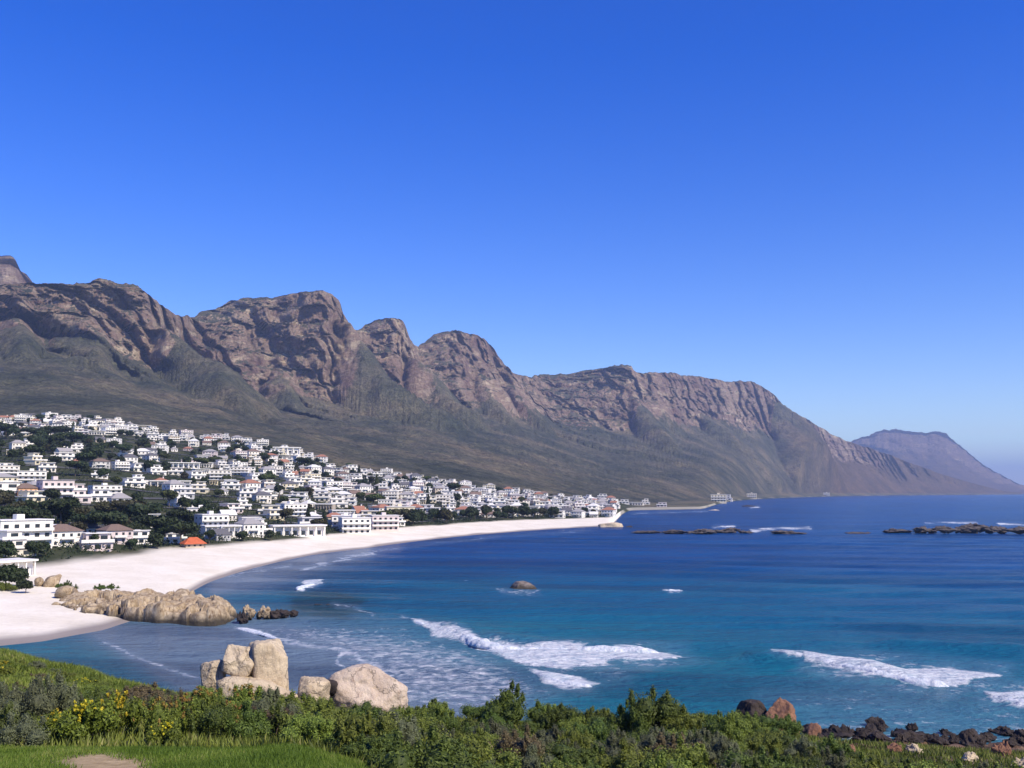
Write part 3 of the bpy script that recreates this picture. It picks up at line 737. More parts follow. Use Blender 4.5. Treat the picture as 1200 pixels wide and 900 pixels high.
def window(parent, x, z, ww, hh, y=0.0, side=None):
    """a framed dark pane standing 5 cm proud of the wall"""
    hh *= 0.72; ww *= 0.66; z += 0.25
    if side is None:
        o = boxes('window', M['glass'], parent, (x - ww / 2, x + ww / 2, y - 0.05, y + 0.1, z, z + hh))
    else:
        o = boxes('window', M['glass'], parent, (side - 0.05, side + 0.05, x - ww / 2, x + ww / 2, z, z + hh))
    return o
def sill(win, x, z, ww, y): boxes('sill', M['slab'], win, (x - ww / 2 - 0.1, x + ww / 2 + 0.1, y - 0.22, y - 0.06, z - 0.14, z - 0.01))
FND = -4.0
# local frame: front at y = 0 facing -y, depth along +y, centred in x
def t_villa(root):
    boxes('wall', M['white'], root, (-7, 7, 0, 9, FND, 3), (-4.5, 6.5, 2.4, 8.8, 3.3, 6.2))
    boxes('roof', M['slab'], root, (-7.5, 7.5, -0.7, 9.4, 3.0, 3.3), (-5, 7, 1.7, 9.2, 6.2, 6.5))
    for x, ww in ((-4.6, 3.6), (0.2, 4.2), (4.9, 3.0)): window(root, x, 0.5, ww, 2.1)
    for x, ww in ((-1.9, 4.2), (3.6, 4.8)): window(root, x, 3.7, ww, 2.1, 2.4)
    window(root, 5.5, 3.9, 2.4, 1.6, side=6.5); window(root, 4.5, 0.6, 3, 1.8, side=7.0); window(root, 4.5, 0.6, 3, 1.8, side=-7.0)
    boxes('railing', M['railing'], root, (-7.4, 7.4, -0.65, -0.6, 3.3, 4.2), (-7.4, -7.35, -0.6, 2.0, 3.3, 4.2))
def t_tiers(root):
    boxes('wall', M['white'], root, (-6, 6, 0, 11, FND, 2.9), (-6, 3.5, 2.6, 11, 3.2, 6.0), (-2.5, 3.3, 5.2, 10.8, 6.3, 8.9))
    boxes('roof', M['slab'], root, (-6.3, 6.3, -0.5, 11.2, 2.9, 3.2), (-6.4, 4.0, 2.1, 11.3, 6.0, 6.3), (-2.9, 3.8, 4.7, 11.1, 8.9, 9.15))
    for x, ww in ((-3.4, 4), (2.2, 5)): window(root, x, 0.4, ww, 2.1)
    for x, ww in ((-3.7, 3.2), (0.6, 4)): window(root, x, 3.6, ww, 2.0, 2.6)
    window(root, 0.4, 6.6, 4.4, 1.9, 5.2); window(root, 6, 3.6, 3, 1.7, side=3.5); window(root, 5, 0.5, 4, 1.8, side=6.0)
    boxes('railing', M['railing'], root, (-6.2, 6.2, -0.45, -0.4, 3.2, 4.1)); boxes('railing', M['railing'], root, (-6.3, 3.9, 2.15, 2.2, 6.3, 7.1))
def t_gable(root):
    bm = bmesh.new(); box(bm, -5.5, 5.5, 0, 8, FND, 3.4); gable_wall(bm, -5.5, 5.5, 0, 8, 3.4, 2.9); fin(bm, 'wall', M['warm'], root)
    bm = bmesh.new(); gable(bm, -5.5, 5.5, 0, 8, 3.42, 2.9); r = fin(bm, 'roof', M['slate'], root)
    boxes('chimney', M['warm'], r, (3.2, 4.2, 4.6, 5.5, 4.5, 7.4))
    for x in (-3.6, 0.9, 3.7):
        wn = window(root, x, 1.1, 1.7, 1.5); sill(wn, x, 1.1, 1.7, 0)
    boxes('door', M['wood'], root, (-1.7, -0.6, -0.05, 0.05, 0, 2.2)); window(root, 4, 1.2, 2.2, 1.5, side=5.5); window(root, 4, 1.2, 2.2, 1.5, side=-5.5)
def t_hip(root):
    boxes('wall', M['white'], root, (-7, 7, 0, 10, FND, 6.2))
    bm = bmesh.new(); hip(bm, -7, 7, 0, 10, 6.42, 2.6); fin(bm, 'roof', M['terracotta'], root)
    for z in (0.8, 3.9):
        for x in (-5.2, -1.8, 1.8, 5.2):
            wn = window(root, x, z, 1.9, 1.7); sill(wn, x, z, 1.9, 0)
        for x in (2.5, 7.0): window(root, x, z, 1.8, 1.6, side=7.0); window(root, x, z, 1.8, 1.6, side=-7.0)
    b = boxes('balcony', M['slab'], root, (-3.2, 3.2, -1.4, -0.003, 3.1, 3.35)); boxes('railing', M['railing'], b, (-3.2, 3.2, -1.4, -1.33, 3.35, 4.2))
def t_flats(root):
    boxes('wall', M['white'], root, (-10, 10, 0, 10, FND, 9.6), (-1.5, 1.5, 5, 8, 9.9, 11.6))
    boxes('roof', M['slab'], root, (-10.3, 10.3, -0.4, 10.3, 9.6, 9.9))
    for f in range(3):
        for x in (-7.8, -3.9, 0, 3.9, 7.8): window(root, x, 0.5 + 3.1 * f, 2.7, 1.9)
        for x in (2.5, 7.0): window(root, x, 0.8 + 3.1 * f, 1.6, 1.5, side=10.0); window(root, x, 0.8 + 3.1 * f, 1.6, 1.5, side=-10.0)
        if f:
            b = boxes('balcony', M['slab'], root, (-9.7, 9.7, -1.5, -0.003, 3.1 * f - 0.25, 3.1 * f)); boxes('railing', M['railing'], b, (-9.7, 9.7, -1.5, -1.43, 3.1 * f, 3.1 * f + 0.85))
def t_long(root):
    boxes('wall', M['white'], root, (-13, 13, 1.8, 9, FND, 4.2), (-13, 13, 0, 1.797, FND, 0.15))
    boxes('roof', M['slab'], root, (-13.4, 13.4, -0.4, 9.3, 4.2, 4.75))
    for x in (-10, -6, -2, 2, 6, 10): window(root, x, 0.4, 2.8, 2.4, 1.8)
    for x in (-12.4, -8, -4, 0, 4, 8, 12.4): boxes('column', M['white'], root, (x - 0.28, x + 0.28, 0.1, 0.66, 0.15, 4.2))
def t_cottage(root):
    bm = bmesh.new(); box(bm, -4.2, 4.2, 0, 7, FND, 3.0); fin(bm, 'wall', M['white'], root)
    bm = bmesh.new(); hip(bm, -4.2, 4.2, 0, 7, 3.2, 2.1); r = fin(bm, 'roof', M['ash'], root)
    boxes('chimney', M['white'], r, (1.6, 2.4, 3.8, 4.6, 3.6, 6.2))
    for x in (-2.4, 2.4):
        wn = window(root, x, 1.0, 1.6, 1.4); sill(wn, x, 1.0, 1.6, 0)
    boxes('door', M['wood'], root, (-0.55, 0.55, -0.05, 0.05, 0, 2.15)); window(root, 3.5, 1.1, 1.8, 1.4, side=4.2); window(root, 3.5, 1.1, 1.8, 1.4, side=-4.2)
KINDS_H = {'villa': (t_villa, 15, 'flat-roofed villa'), 'tiers': (t_tiers, 13, 'three-tiered house'), 'gable': (t_gable, 12, 'gabled house'), 'hip': (t_hip, 15, 'hip-roofed house'),
           'flats': (t_flats, 21, 'apartment block'), 'long': (t_long, 27, 'long low building'), 'cottage': (t_cottage, 9.5, 'small hip-roofed cottage')}
CATS = {'villa': 'house', 'tiers': 'house', 'gable': 'house', 'hip': 'house', 'flats': 'apartment block', 'long': 'building', 'cottage': 'house'}
NAMES = {'villa': 'villa', 'tiers': 'villa', 'gable': 'house', 'hip': 'house', 'flats': 'apartment_block', 'long': 'low_building', 'cottage': 'cottage'}
PROTO = {}
WALLN = {'white': 'white', 'warm': 'off-white', 'cream': 'cream', 'pink': 'pale pink', 'grey': 'pale grey', 'beige': 'beige', 'peach': 'peach orange'}
def house(kind, p, rz, wall, roof=None, sx=1.0, sz=1.0, sy=1.0):
    if kind not in PROTO:
        r = empty(NAMES[kind]); KINDS_H[kind][0](r); PROTO[kind] = r; o = r
    else:
        o = copy_tree(PROTO[kind])
    o.location = p; o.rotation_euler = (0, 0, rz); o.scale = (sx, sy, sz)
    tab = {'wall': M[wall], 'column': M[wall], 'chimney': M[wall]}
    if roof: tab['roof'] = M[roof]
    remat(o, tab)
    o['category'] = CATS[kind]
    return o

# ------------------------------------------------------------------ leaves
def leaf_cloud(n, centers, radii, size, seed, shell=0.55, core=True, squash=0.6, tint0=0.0):
    """many small leaf faces spread through the volume of overlapping lobes"""
    g = np.random.default_rng(seed)
    c = np.array(centers, float); r = np.array(radii, float)
    wts = (r ** 2).mean(1); wts /= wts.sum()
    k = g.choice(len(c), n, p=wts)
    d = g.normal(size=(n, 3)); d /= np.linalg.norm(d, axis=1, keepdims=True)
    rad = shell + (1 - shell) * g.random(n) ** 0.6
    lump = 1 + 0.22 * fbm3(d * 2.2 + c[k] * 0.7, 3, seed)
    P = c[k] + d * r[k] * (rad * lump)[:, None]
    nrm = d + g.normal(size=(n, 3)) * 0.7 + np.array([0, 0, 0.35]); nrm /= np.linalg.norm(nrm, axis=1, keepdims=True)
    a = np.cross(nrm, g.normal(size=(n, 3))); a /= np.linalg.norm(a, axis=1, keepdims=True); b = np.cross(nrm, a)
    s = size * (0.6 + 0.8 * g.random(n))[:, None]
    a = a * s; b = b * s * squash
    q = np.stack([P - a, P - b * 0.9 + a * 0.1, P + a, P + b * 0.9 + a * 0.1], 1).reshape(-1, 3)
    fq = np.arange(n * 4).reshape(n, 4)
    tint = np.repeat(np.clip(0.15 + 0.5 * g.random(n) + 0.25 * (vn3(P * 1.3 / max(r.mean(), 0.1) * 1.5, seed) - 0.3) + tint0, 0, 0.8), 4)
    if core:
        vs, fs = [q], [fq]; off = len(q)
        tt_ = [tint]
        u = np.linspace(0, 2 * np.pi, 11)[:-1]; vlat = np.linspace(-1.3, 1.45, 7)
        for ci, ri in zip(c, r):
            pts = np.array([[np.cos(x) * np.cos(y), np.sin(x) * np.cos(y), np.sin(y)] for y in vlat for x in u])
            pts = pts * (0.62 + 0.14 * fbm3(pts * 2.5 + ci, 2, seed))[:, None] * ri + ci
            f = []
            for i in range(6):
                for j in range(10): f.append([off + i * 10 + j, off + i * 10 + (j + 1) % 10, off + (i + 1) * 10 + (j + 1) % 10, off + (i + 1) * 10 + j])
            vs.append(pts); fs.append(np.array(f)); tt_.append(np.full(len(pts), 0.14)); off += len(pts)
        q = np.concatenate(vs); fq = np.concatenate(fs); tint = np.concatenate(tt_)
    return q, fq, tint
def stem_mesh(segs_, seed=0, ns=6):
    """tapered limbs: list of (p0, p1, r0, r1)"""
    vs, fs = [], []
    for (p0, p1, r0, r1) in segs_:
        p0 = np.array(p0, float); p1 = np.array(p1, float); d = p1 - p0; d = d / np.linalg.norm(d)
        a = np.cross(d, [0.31, 0.77, 0.2]); a /= np.linalg.norm(a); b = np.cross(d, a)
        o = len(vs)
        for (p, rr) in ((p0, r0), (p1, r1)):
            for j in range(ns):
                t = 2 * np.pi * j / ns; vs.append(p + rr * (np.cos(t) * a + np.sin(t) * b))
        for j in range(ns): fs.append([o + j, o + (j + 1) % ns, o + ns + (j + 1) % ns, o + ns + j])
    return np.array(vs), np.array(fs)

L_tree = leaf_mat('tree_leaves', (0.012, 0.022, 0.009), (0.055, 0.078, 0.028), (0.10, 0.11, 0.04))
L_green = leaf_mat('bright_tree_leaves', (0.022, 0.036, 0.010), (0.105, 0.130, 0.036), (0.16, 0.17, 0.05))
L_olive = leaf_mat('olive_tree_leaves', (0.022, 0.023, 0.010), (0.085, 0.080, 0.034), (0.12, 0.10, 0.04))
L_bush = leaf_mat('thicket_leaves', (0.055, 0.080, 0.012), (0.26, 0.31, 0.050), (0.37, 0.37, 0.09))
L_dark = leaf_mat('dark_thicket_leaves', (0.032, 0.054, 0.009), (0.155, 0.205, 0.036), (0.24, 0.27, 0.06))
L_grey = leaf_mat('grey_green_leaves', (0.050, 0.056, 0.028), (0.20, 0.212, 0.105), (0.29, 0.29, 0.15))
L_dry = leaf_mat('dry_scrub', (0.06, 0.045, 0.022), (0.19, 0.14, 0.072), (0.25, 0.19, 0.10))
L_lime = leaf_mat('lime_leaves', (0.05, 0.070, 0.010), (0.20, 0.24, 0.030), (0.30, 0.31, 0.05))
L_yellow = leaf_mat('yellow_blossom', (0.45, 0.36, 0.02), (0.70, 0.60, 0.04))
L_rust = leaf_mat('rusty_seed_heads', (0.16, 0.09, 0.02), (0.32, 0.20, 0.05))

def tree_proto(name, seed, hgt, wid, form):
    g = random.Random(seed); root = empty(name)
    th = hgt * {'round': 0.32, 'wide': 0.5, 'tall': 0.18}[form]
    cs, rs, segs_ = [], [], [((0, 0, -1.2), (0.1, 0, th), 0.035 * hgt, 0.024 * hgt)]
    nl = {'round': 8, 'wide': 9, 'tall': 7}[form]
    for i in range(nl):
        if form == 'tall':
            z = hgt * (0.2 + 0.68 * i / (nl - 1)); rr = wid * 0.5 * (1.0 - 0.75 * i / (nl - 1)); c = (g.uniform(-.2, .2) * wid * .3, g.uniform(-.2, .2) * wid * .3, z); r = (rr, rr, hgt * 0.14)
        else:
            a = g.uniform(0, 6.28); q = wid * 0.5 * math.sqrt(g.random()) * 0.75
            z = hgt * (g.uniform(0.48, 0.86) if form == 'round' else g.uniform(0.66, 0.86)); c = (q * math.cos(a), q * math.sin(a), z)
            rr = wid * g.uniform(0.2, 0.32); r = (rr, rr, rr * (0.8 if form == 'round' else 0.5))
        cs.append(c); rs.append(r); segs_.append(((0.1, 0, th * 0.9), c, 0.016 * hgt, 0.004 * hgt))
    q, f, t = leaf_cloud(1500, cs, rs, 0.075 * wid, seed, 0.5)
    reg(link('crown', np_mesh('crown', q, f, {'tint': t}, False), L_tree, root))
    v, f = stem_mesh(segs_); reg(link('trunk', np_mesh('trunk', v, f), M['trunk'], root))
    return root
TREES = [('round', tree_proto('leafy_tree', 401, 7.5, 8, 'round')), ('round', tree_proto('leafy_tree', 402, 6, 7.5, 'round')), ('wide', tree_proto('umbrella_pine', 403, 10, 12, 'wide')),
         ('tall', tree_proto('conifer', 404, 11, 5, 'tall')), ('round', tree_proto('leafy_tree', 405, 8.5, 7, 'round'))]
tree_used = [False] * len(TREES)
TREE_LIST = []
def tree(k, p, s=1.0, mat=None, sx=1.0):
    if not tree_used[k]: o = TREES[k][1]; tree_used[k] = True
    else: o = copy_tree(TREES[k][1])
    o.location = p; o.rotation_euler = (0, 0, random.uniform(0, 6.28)); o.scale = (s * sx, s * sx, s)
    o['category'] = 'tree'
    if mat is not None:
        for ch in children(o):
            if ch.name.startswith('crown'): ch.material_slots[0].link = 'OBJECT'; ch.material_slots[0].material = mat
    TREE_LIST.append((o, k, 'olive' if mat is L_olive else 'mid green' if mat is L_green else 'dark green')); return o

# ------------------------------------------------------------------ the town on the slope
def pxof(o): return 600 + o.location.x / o.location.y * F
def face(p, jit=0.25):
    """turn the front (-y) towards the bay"""
    tx, ty = 60 - p.x * 0.2, 120.0
    a = math.atan2(ty - p.y, tx - p.x)
    return a + math.pi / 2 + random.uniform(-jit, jit)
rr_ = random.Random(19)
PLACED = []      # (x, y, radius)
def free(p, r, k=0.68):
    return all((p.x - q[0]) ** 2 + (p.y - q[1]) ** 2 > ((r + q[2]) * k) ** 2 for q in PLACED)
LAND = []
def landmark(kind, px, py, D, wall, roof, label, sx=1.0, sz=1.0, rz=None, sy=1.0):
    p = at(px, py, D); p.z = ground(p.x, p.y)
    o = house(kind, p, face(p, 0.0) if rz is None else rz, wall, roof, sx, sz, sy)
    o['label'] = label; o['group'] = 'houses of the seaside town'; LAND.append(o)
    PLACED.append((p.x, p.y, KINDS_H[kind][1] * sx / 2 + 2)); return o
# buildings one can pick out in the photo
landmark('long', 12, 668, 262, 'white', None, 'big white beach building at the left edge, lowest of the town', 0.55, 0.9, None)
landmark('flats', 30, 655, 330, 'white', None, 'white three-storey block at the far left behind round dark trees', 0.85, 0.95)
landmark('hip', 78, 650, 345, 'white', 'brown', 'white house with brown roof just above the left end of the beach', 0.75, 0.85)
landmark('villa', 5, 585, 470, 'white', None, 'large bright white villa cut by the left edge, beside the peach house', 1.15, 1.3)
landmark('hip', 33, 583, 475, 'peach', 'brown', 'peach orange house with brown hipped roof on the left slope', 0.62, 0.85)
landmark('flats', 68, 588, 480, 'pink', 'ash', 'pale pink apartment block right of the peach orange house', 0.72, 1.0)
landmark('tiers', 96, 590, 485, 'pink', None, 'pale pink tiered block beside the pale pink apartments', 0.7, 1.0)
landmark('villa', 118, 595, 500, 'white', None, 'white villa with tall front right of the pale pink blocks', 0.7, 1.0)
landmark('hip', 140, 640, 372, 'pink', 'brown', 'pinkish house with brown roof by the beach promenade', 0.7, 0.8)
landmark('villa', 165, 638, 380, 'white', None, 'white villa by the promenade, left of the orange-roofed pavilion', 0.62, 0.8)
landmark('villa', 205, 636, 396, 'white', None, 'low white flat-roofed building touching the orange-roofed pavilion', 0.62, 0.6)
landmark('long', 262, 622, 430, 'white', None, 'white colonnaded building right of the orange-roofed pavilion', 0.6, 1.1)
landmark('tiers', 306, 614, 455, 'white', None, 'bright white tiered villa above the middle of the beach', 0.85, 0.8)
landmark('long', 352, 612, 470, 'white', None, 'long bright white building with dark colonnade above the middle beach', 0.95, 1.15)
landmark('long', 390, 596, 560, 'white', None, 'long white building on the second line above the middle beach', 0.9, 0.9)
landmark('flats', 418, 612, 520, 'white', None, 'white balconied block facing the beach, right of the long colonnade', 0.75, 0.85)
landmark('flats', 452, 608, 560, 'pink', None, 'pale pink balconied block facing the beach', 0.75, 0.85)
landmark('flats', 470, 596, 640, 'cream', None, 'cream apartment block behind the pale pink beachfront block', 0.9, 0.9)
landmark('long', 330, 527, 1040, 'white', None, 'very long white building high on the slope under the bare hillside', 1.5, 1.6)
landmark('long', 200, 566, 620, 'warm', None, 'long off-white building half way up the slope among dark trees', 0.95, 0.95)
landmark('long', 215, 548, 760, 'white', None, 'long white building above the long off-white one', 0.95, 1.0)
# the beach pavilion with the orange-red roof
pp = at(229, 640, 384); pp.z = ground(pp.x, pp.y)
pav = empty('beach_pavilion', pp, face(pp, 0)); pav.scale = (0.85, 0.85, 0.8); tag(pav, 'low beach pavilion with bright orange-red tiled roof', 'pavilion')
boxes('wall', M['beige'], pav, (-4.2, 4.2, 0.8, 5.4, -3, 1.7)); bm = bmesh.new(); hip(bm, -4.8, 4.8, 0, 6, 1.9, 2.9, 0.3); fin(bm, 'roof', M['orange'], pav)
for x in (-2.6, 0, 2.6): window(pav, x, 0.3, 1.5, 1.1, 0.8)
for x in (-4.4, 4.4): boxes('post', M['wood'], pav, (x - .12, x + .12, .1, .34, -3, 1.69))
PLACED.append((pp.x, pp.y, 7))

ROWS = []
v = 2.10
while v < 3.97:
    ROWS.append(v)
    i0 = int(np.interp(150, PXC, np.arange(NCOL))); Dn = float(np.interp(v, V, GD2[:, i0]))
    # a street every 40 to 60 m of depth
    step = 0.008
    v2 = v
    while v2 < 3.99 and float(np.interp(v2, V, GD2[:, i0])) - Dn < 34: v2 += step
    v = v2
ROWN = ['lowest', 'second', 'third', 'fourth', 'fifth', 'sixth', 'seventh', 'eighth', 'ninth', 'tenth', 'eleventh', 'twelfth', 'thirteenth', 'fourteenth', 'fifteenth', 'sixteenth', 'seventeenth', 'eighteenth', 'nineteenth', 'twentieth', 'twenty-first', 'twenty-second']
cand = []
for ri, v in enumerate(ROWS):
    px = -30 + rr_.uniform(0, 15)
    while px < 722:
        p = townrow(px, v); t = (v - 2.1) / 1.87
        # light where the photo has dense white houses, sparse in its dark green belts
        dens = 0.62
        y_img = 576 - (p.z - H) / p.y * F
        if y_img < 512 and px < 180: dens = 1.0
        elif px < 60 and 512 <= y_img < 552: dens = 0.12
        elif 60 <= px < 260 and 512 <= y_img < 560: dens = 0.40
        elif px < 220 and 588 <= y_img < 618: dens = 0.10
        elif px < 240 and 560 <= y_img < 588: dens = 0.40
        elif 180 <= px < 400 and y_img < 545: dens = 0.68
        elif px > 330: dens = 0.68
        if t > 0.9: dens = max(dens, 0.74)
        if 470 < px < 640 and ri < 1: dens = 0.1
        spacing = (11.5 if px < 200 else 13) * F / p.y
        if rr_.random() < dens: cand.append((ri, px, v))
        px += spacing * rr_.uniform(0.85, 1.4)
rr_.shuffle(cand)
cand.sort(key=lambda c: c[0])
HOUSES = []; MASS = []; MASS_ROW = 99
for ri, px, v in cand:
    if ri < MASS_ROW and len(HOUSES) > 238 and (not HOUSES or HOUSES[-1][0] != ri): MASS_ROW = ri
    p = townrow(px, v + rr_.uniform(-0.03, 0.03) * (1 if v < 3 else 0.6))
    u = rr_.random()
    kind = 'villa' if u < 0.30 else 'tiers' if u < 0.46 else 'gable' if u < 0.58 else 'hip' if u < 0.74 else 'cottage' if u < 0.84 else 'flats' if u < 0.93 else 'long'
    if ri < 2 and kind == 'long': kind = 'villa'
    sx = 0.84 * rr_.uniform(0.75, 1.1) * (0.62 if kind in ('long',) else 1.0); sz = 0.86 * rr_.uniform(0.85, 1.1)
    if kind == 'flats': sx *= 0.8; sz *= 0.85
    if not free(p, KINDS_H[kind][1] * sx / 2): continue
    u = rr_.random()
    wall = 'white' if u < 0.5 else 'warm' if u < 0.72 else 'cream' if u < 0.82 else 'pink' if u < 0.9 else 'grey' if u < 0.96 else 'beige'
    roof = None
    if kind in ('gable', 'hip', 'cottage'):
        roof = rr_.choice(['slate', 'ash', 'terracotta', 'brown', 'ash', 'slab'])
    if ri >= MASS_ROW:
        MASS.append((kind, p.copy(), face(p, 0.5), wall, roof, sx, sz)); PLACED.append((p.x, p.y, KINDS_H[kind][1] * sx / 2)); continue
    o = house(kind, p, face(p, 0.45), wall, roof, sx, sz)
    PLACED.append((p.x, p.y, KINDS_H[kind][1] * sx / 2))
    HOUSES.append((ri, o, kind, wall, roof))
# streets that follow the slope between the rows
vr, fr2 = [], []
for a, b in zip(ROWS[:-1], ROWS[1:]):
    vm = a + 0.72 * (b - a); pp_ = [townrow(px, vm) for px in np.linspace(-120, 718, 260)]
    o0 = len(vr)
    for q in pp_:
        for dd in (-3.0, 3.0): vr.append((q.x * (1 + dd / q.y), q.y + dd, ground(q.x * (1 + dd / q.y), q.y + dd) + 0.35))
    for i in range(len(pp_) - 1): fr2.append([o0 + 2 * i, o0 + 2 * i + 2, o0 + 2 * i + 3, o0 + 2 * i + 1])
tag(link('road', np_mesh('road', np.array(vr), np.array(fr2)), flat_mat('asphalt', (0.085, 0.083, 0.080), 0.9, 0.2, 0.4)), kind='structure')
RN = {'slate': 'dark-roofed', 'ash': 'grey-roofed', 'terracotta': 'red-roofed', 'brown': 'brown-roofed', 'slab': 'pale-roofed'}
for ri in range(len(ROWS)):
    row = sorted([h for h in HOUSES if h[0] == ri], key=lambda h: pxof(h[1]))
    for n, (r_, o, kind, wall, roof) in enumerate(row):
        d = {'villa': 'flat-roofed villa', 'tiers': 'three-tiered villa', 'gable': 'gabled house', 'hip': 'two-storey house', 'cottage': 'cottage', 'flats': 'apartment block', 'long': 'colonnaded building'}[kind]
        lab = f"{WALLN[wall]} {(RN[roof] + ' ') if roof else ''}{d}, {ORD[n]} from left in {ROWN[ri]} house row above beach"
        o['label'] = lab; o['group'] = 'houses of the seaside town'

# the highest streets: past three hundred houses, the rest are one mass
from mathutils import Matrix
mats, mv, mf, mi = [], [], [], []
def midx(m):
    if m not in mats: mats.append(m)
    return mats.index(m)
for kind, p, rz, wall, roof, sx, sz in MASS:
    if kind not in PROTO: house(kind, p, rz, wall, roof, sx, sz); continue
    X4 = Matrix.Translation(p) @ Matrix.Rotation(rz, 4, 'Z') @ Matrix.Diagonal((sx, 1, sz, 1))
    def walk(o):
        nm = o.name.split('.')[0]; me = o.data
        m = M[wall] if nm in ('wall', 'column', 'chimney') else (M[roof] if roof else M['slab']) if nm == 'roof' else me.materials[0]
        o0 = len(mv); mv.extend([tuple(X4 @ q.co) for q in me.vertices]); k = midx(m)
        for f in me.polygons: mf.append([o0 + i for i in f.vertices]); mi.append(k)
        for ch in children(o): walk(ch)
    for ch in children(PROTO[kind]): walk(ch)
if mv:
    me = bpy.data.meshes.new('hillside_houses'); me.from_pydata(mv, [], mf)
    for m in mats: me.materials.append(m)
    me.polygons.foreach_set('material_index', mi); me.update()
    tag(link('hillside_houses', me, None), 'far small pale houses of the highest streets under the bare slope', 'houses', kind='stuff')
# small settlement on the far spit and point
far_spots = [(731, 590.5, 1480, 'villa', 'white'), (744, 591, 1500, 'long', 'white'), (757, 589.5, 1560, 'tiers', 'warm'), (775, 588, 1750, 'villa', 'pink'), (716, 592, 1450, 'hip', 'warm'), (706, 591, 1500, 'villa', 'white'), (842, 581, 3200, 'flats', 'cream'), (853, 580.5, 3250, 'tiers', 'warm'), (968, 579, 5200, 'flats', 'white'), (880, 580.5, 3900, 'flats', 'cream')]
for n, (px, py, D, kind, wall) in enumerate(sorted(far_spots)):
    p = at(px, py, D); s = 1.0 if D < 2000 else 1.6
    if D > 1700: p = townrow(px, 2.12)
    p.z = max(ground(p.x, p.y), 1.0)
    o = house(kind, p, face(p, 0.1), wall, 'terracotta' if kind == 'hip' else None, s, s)
    o['label'] = f"{WALLN[wall]} {KINDS_H[kind][2]}, {ORD[n]} from left along the shore beyond the beach end"; o['group'] = 'houses on the far shore'

# ---- trees between the houses
tl = []
def ttree(px, py, D, k, s, mat=None, sx=1.0):
    p = at(px, py, D); p.z = ground(p.x, p.y) - 0.1
    tree(k, p, s, mat, sx); PLACED.append((p.x, p.y, 2.5 * s))
for a in [(6, 655, 300, 0, 0.75), (-8, 654, 300, 1, 0.9), (40, 652, 308, 1, 0.85), (53, 650, 315, 0, 0.6), (6, 690, 240, 0, 0.72), (21, 690, 243, 1, 0.72), (-6, 690, 236, 4, 0.7), (30, 694, 232, 1, 0.5),
          (100, 648, 345, 1, 0.6), (112, 646, 348, 4, 0.75), (122, 644, 352, 0, 0.7), (155, 640, 362, 1, 0.6), (184, 640, 372, 0, 0.75), (191, 636, 395, 4, 0.9), (245, 632, 402, 4, 0.7), (284, 628, 425, 1, 0.7),
          (318, 624, 440, 0, 0.6), (240, 604, 470, 0, 1.1), (225, 606, 460, 1, 1.1), (236, 600, 500, 4, 1.1)]: ttree(*a)
for i in range(46):       # the olive and dark belts of the left slope
    px = rr_.uniform(-10, 220); py = rr_.uniform(592, 614); D = float(np.interp(py, [592, 614], [455, 380])) + rr_.uniform(-8, 8)
    ttree(px, py, D, rr_.choice([0, 1, 4, 2]), rr_.uniform(0.7, 1.15), L_olive if px < 150 and rr_.random() < 0.55 else None)
for i in range(30):
    px = rr_.uniform(-15, 75) if i < 18 else rr_.uniform(60, 250); D = rr_.uniform(640, 900)
    p = townrow(px, float(np.interp(D, GD2[:, 300], V))); tree(rr_.choice([0, 4, 2]), p, rr_.uniform(0.9, 1.4)); PLACED.append((p.x, p.y, 3))
for i in range(34):       # dark line of trees behind the middle and far beach
    px = rr_.uniform(478, 655); p = townrow(px, rr_.uniform(2.06, 2.22)); tree(rr_.choice([0, 1, 4, 0]), p, rr_.uniform(0.8, 1.25), L_olive if rr_.random() < 0.2 else None); PLACED.append((p.x, p.y, 2))
tries = 0
while len(TREE_LIST) < 286 and tries < 6000:
    tries += 1
    v = 2.06 + 1.9 * rr_.random() ** 0.9; px = rr_.uniform(-20, 700)
    p = townrow(px, v)
    if px > 480 and rr_.random() < 0.5: continue
    if not free(p, 3.0, 0.9): continue
    tree(rr_.choice([0, 1, 4, 0, 1, 4, 2, 3]), p, rr_.uniform(0.6, 1.1), rr_.choice([L_olive, L_green, L_green, None, None, None])); PLACED.append((p.x, p.y, 2.5))
iC = np.arange(NCOL)
def vof(o):
    i = int(np.clip(np.interp(o.location.x / o.location.y, TC, iC), 0, NCOL - 1)); return float(np.interp(o.location.y, GD2[:, i], V))
bands = {}
for (o, k, ol) in TREE_LIST:
    bands.setdefault(int(np.clip((vof(o) - 1.9) / 0.1, 0, 20)), []).append((o, k, ol))
for bi, lst in enumerate([bands[b] for b in sorted(bands)]):
    lst.sort(key=lambda t: pxof(t[0]))
    for n, (o, k, ol) in enumerate(lst):
        d = {'round': 'round-crowned leafy tree', 'wide': 'flat-topped umbrella pine', 'tall': 'slim pointed conifer'}[TREES[k][0]]
        o['label'] = f"{ol} {d}, {ORD[n]} from left in {ROWN[bi]} tree belt above beach"
        o['group'] = 'trees among the houses'

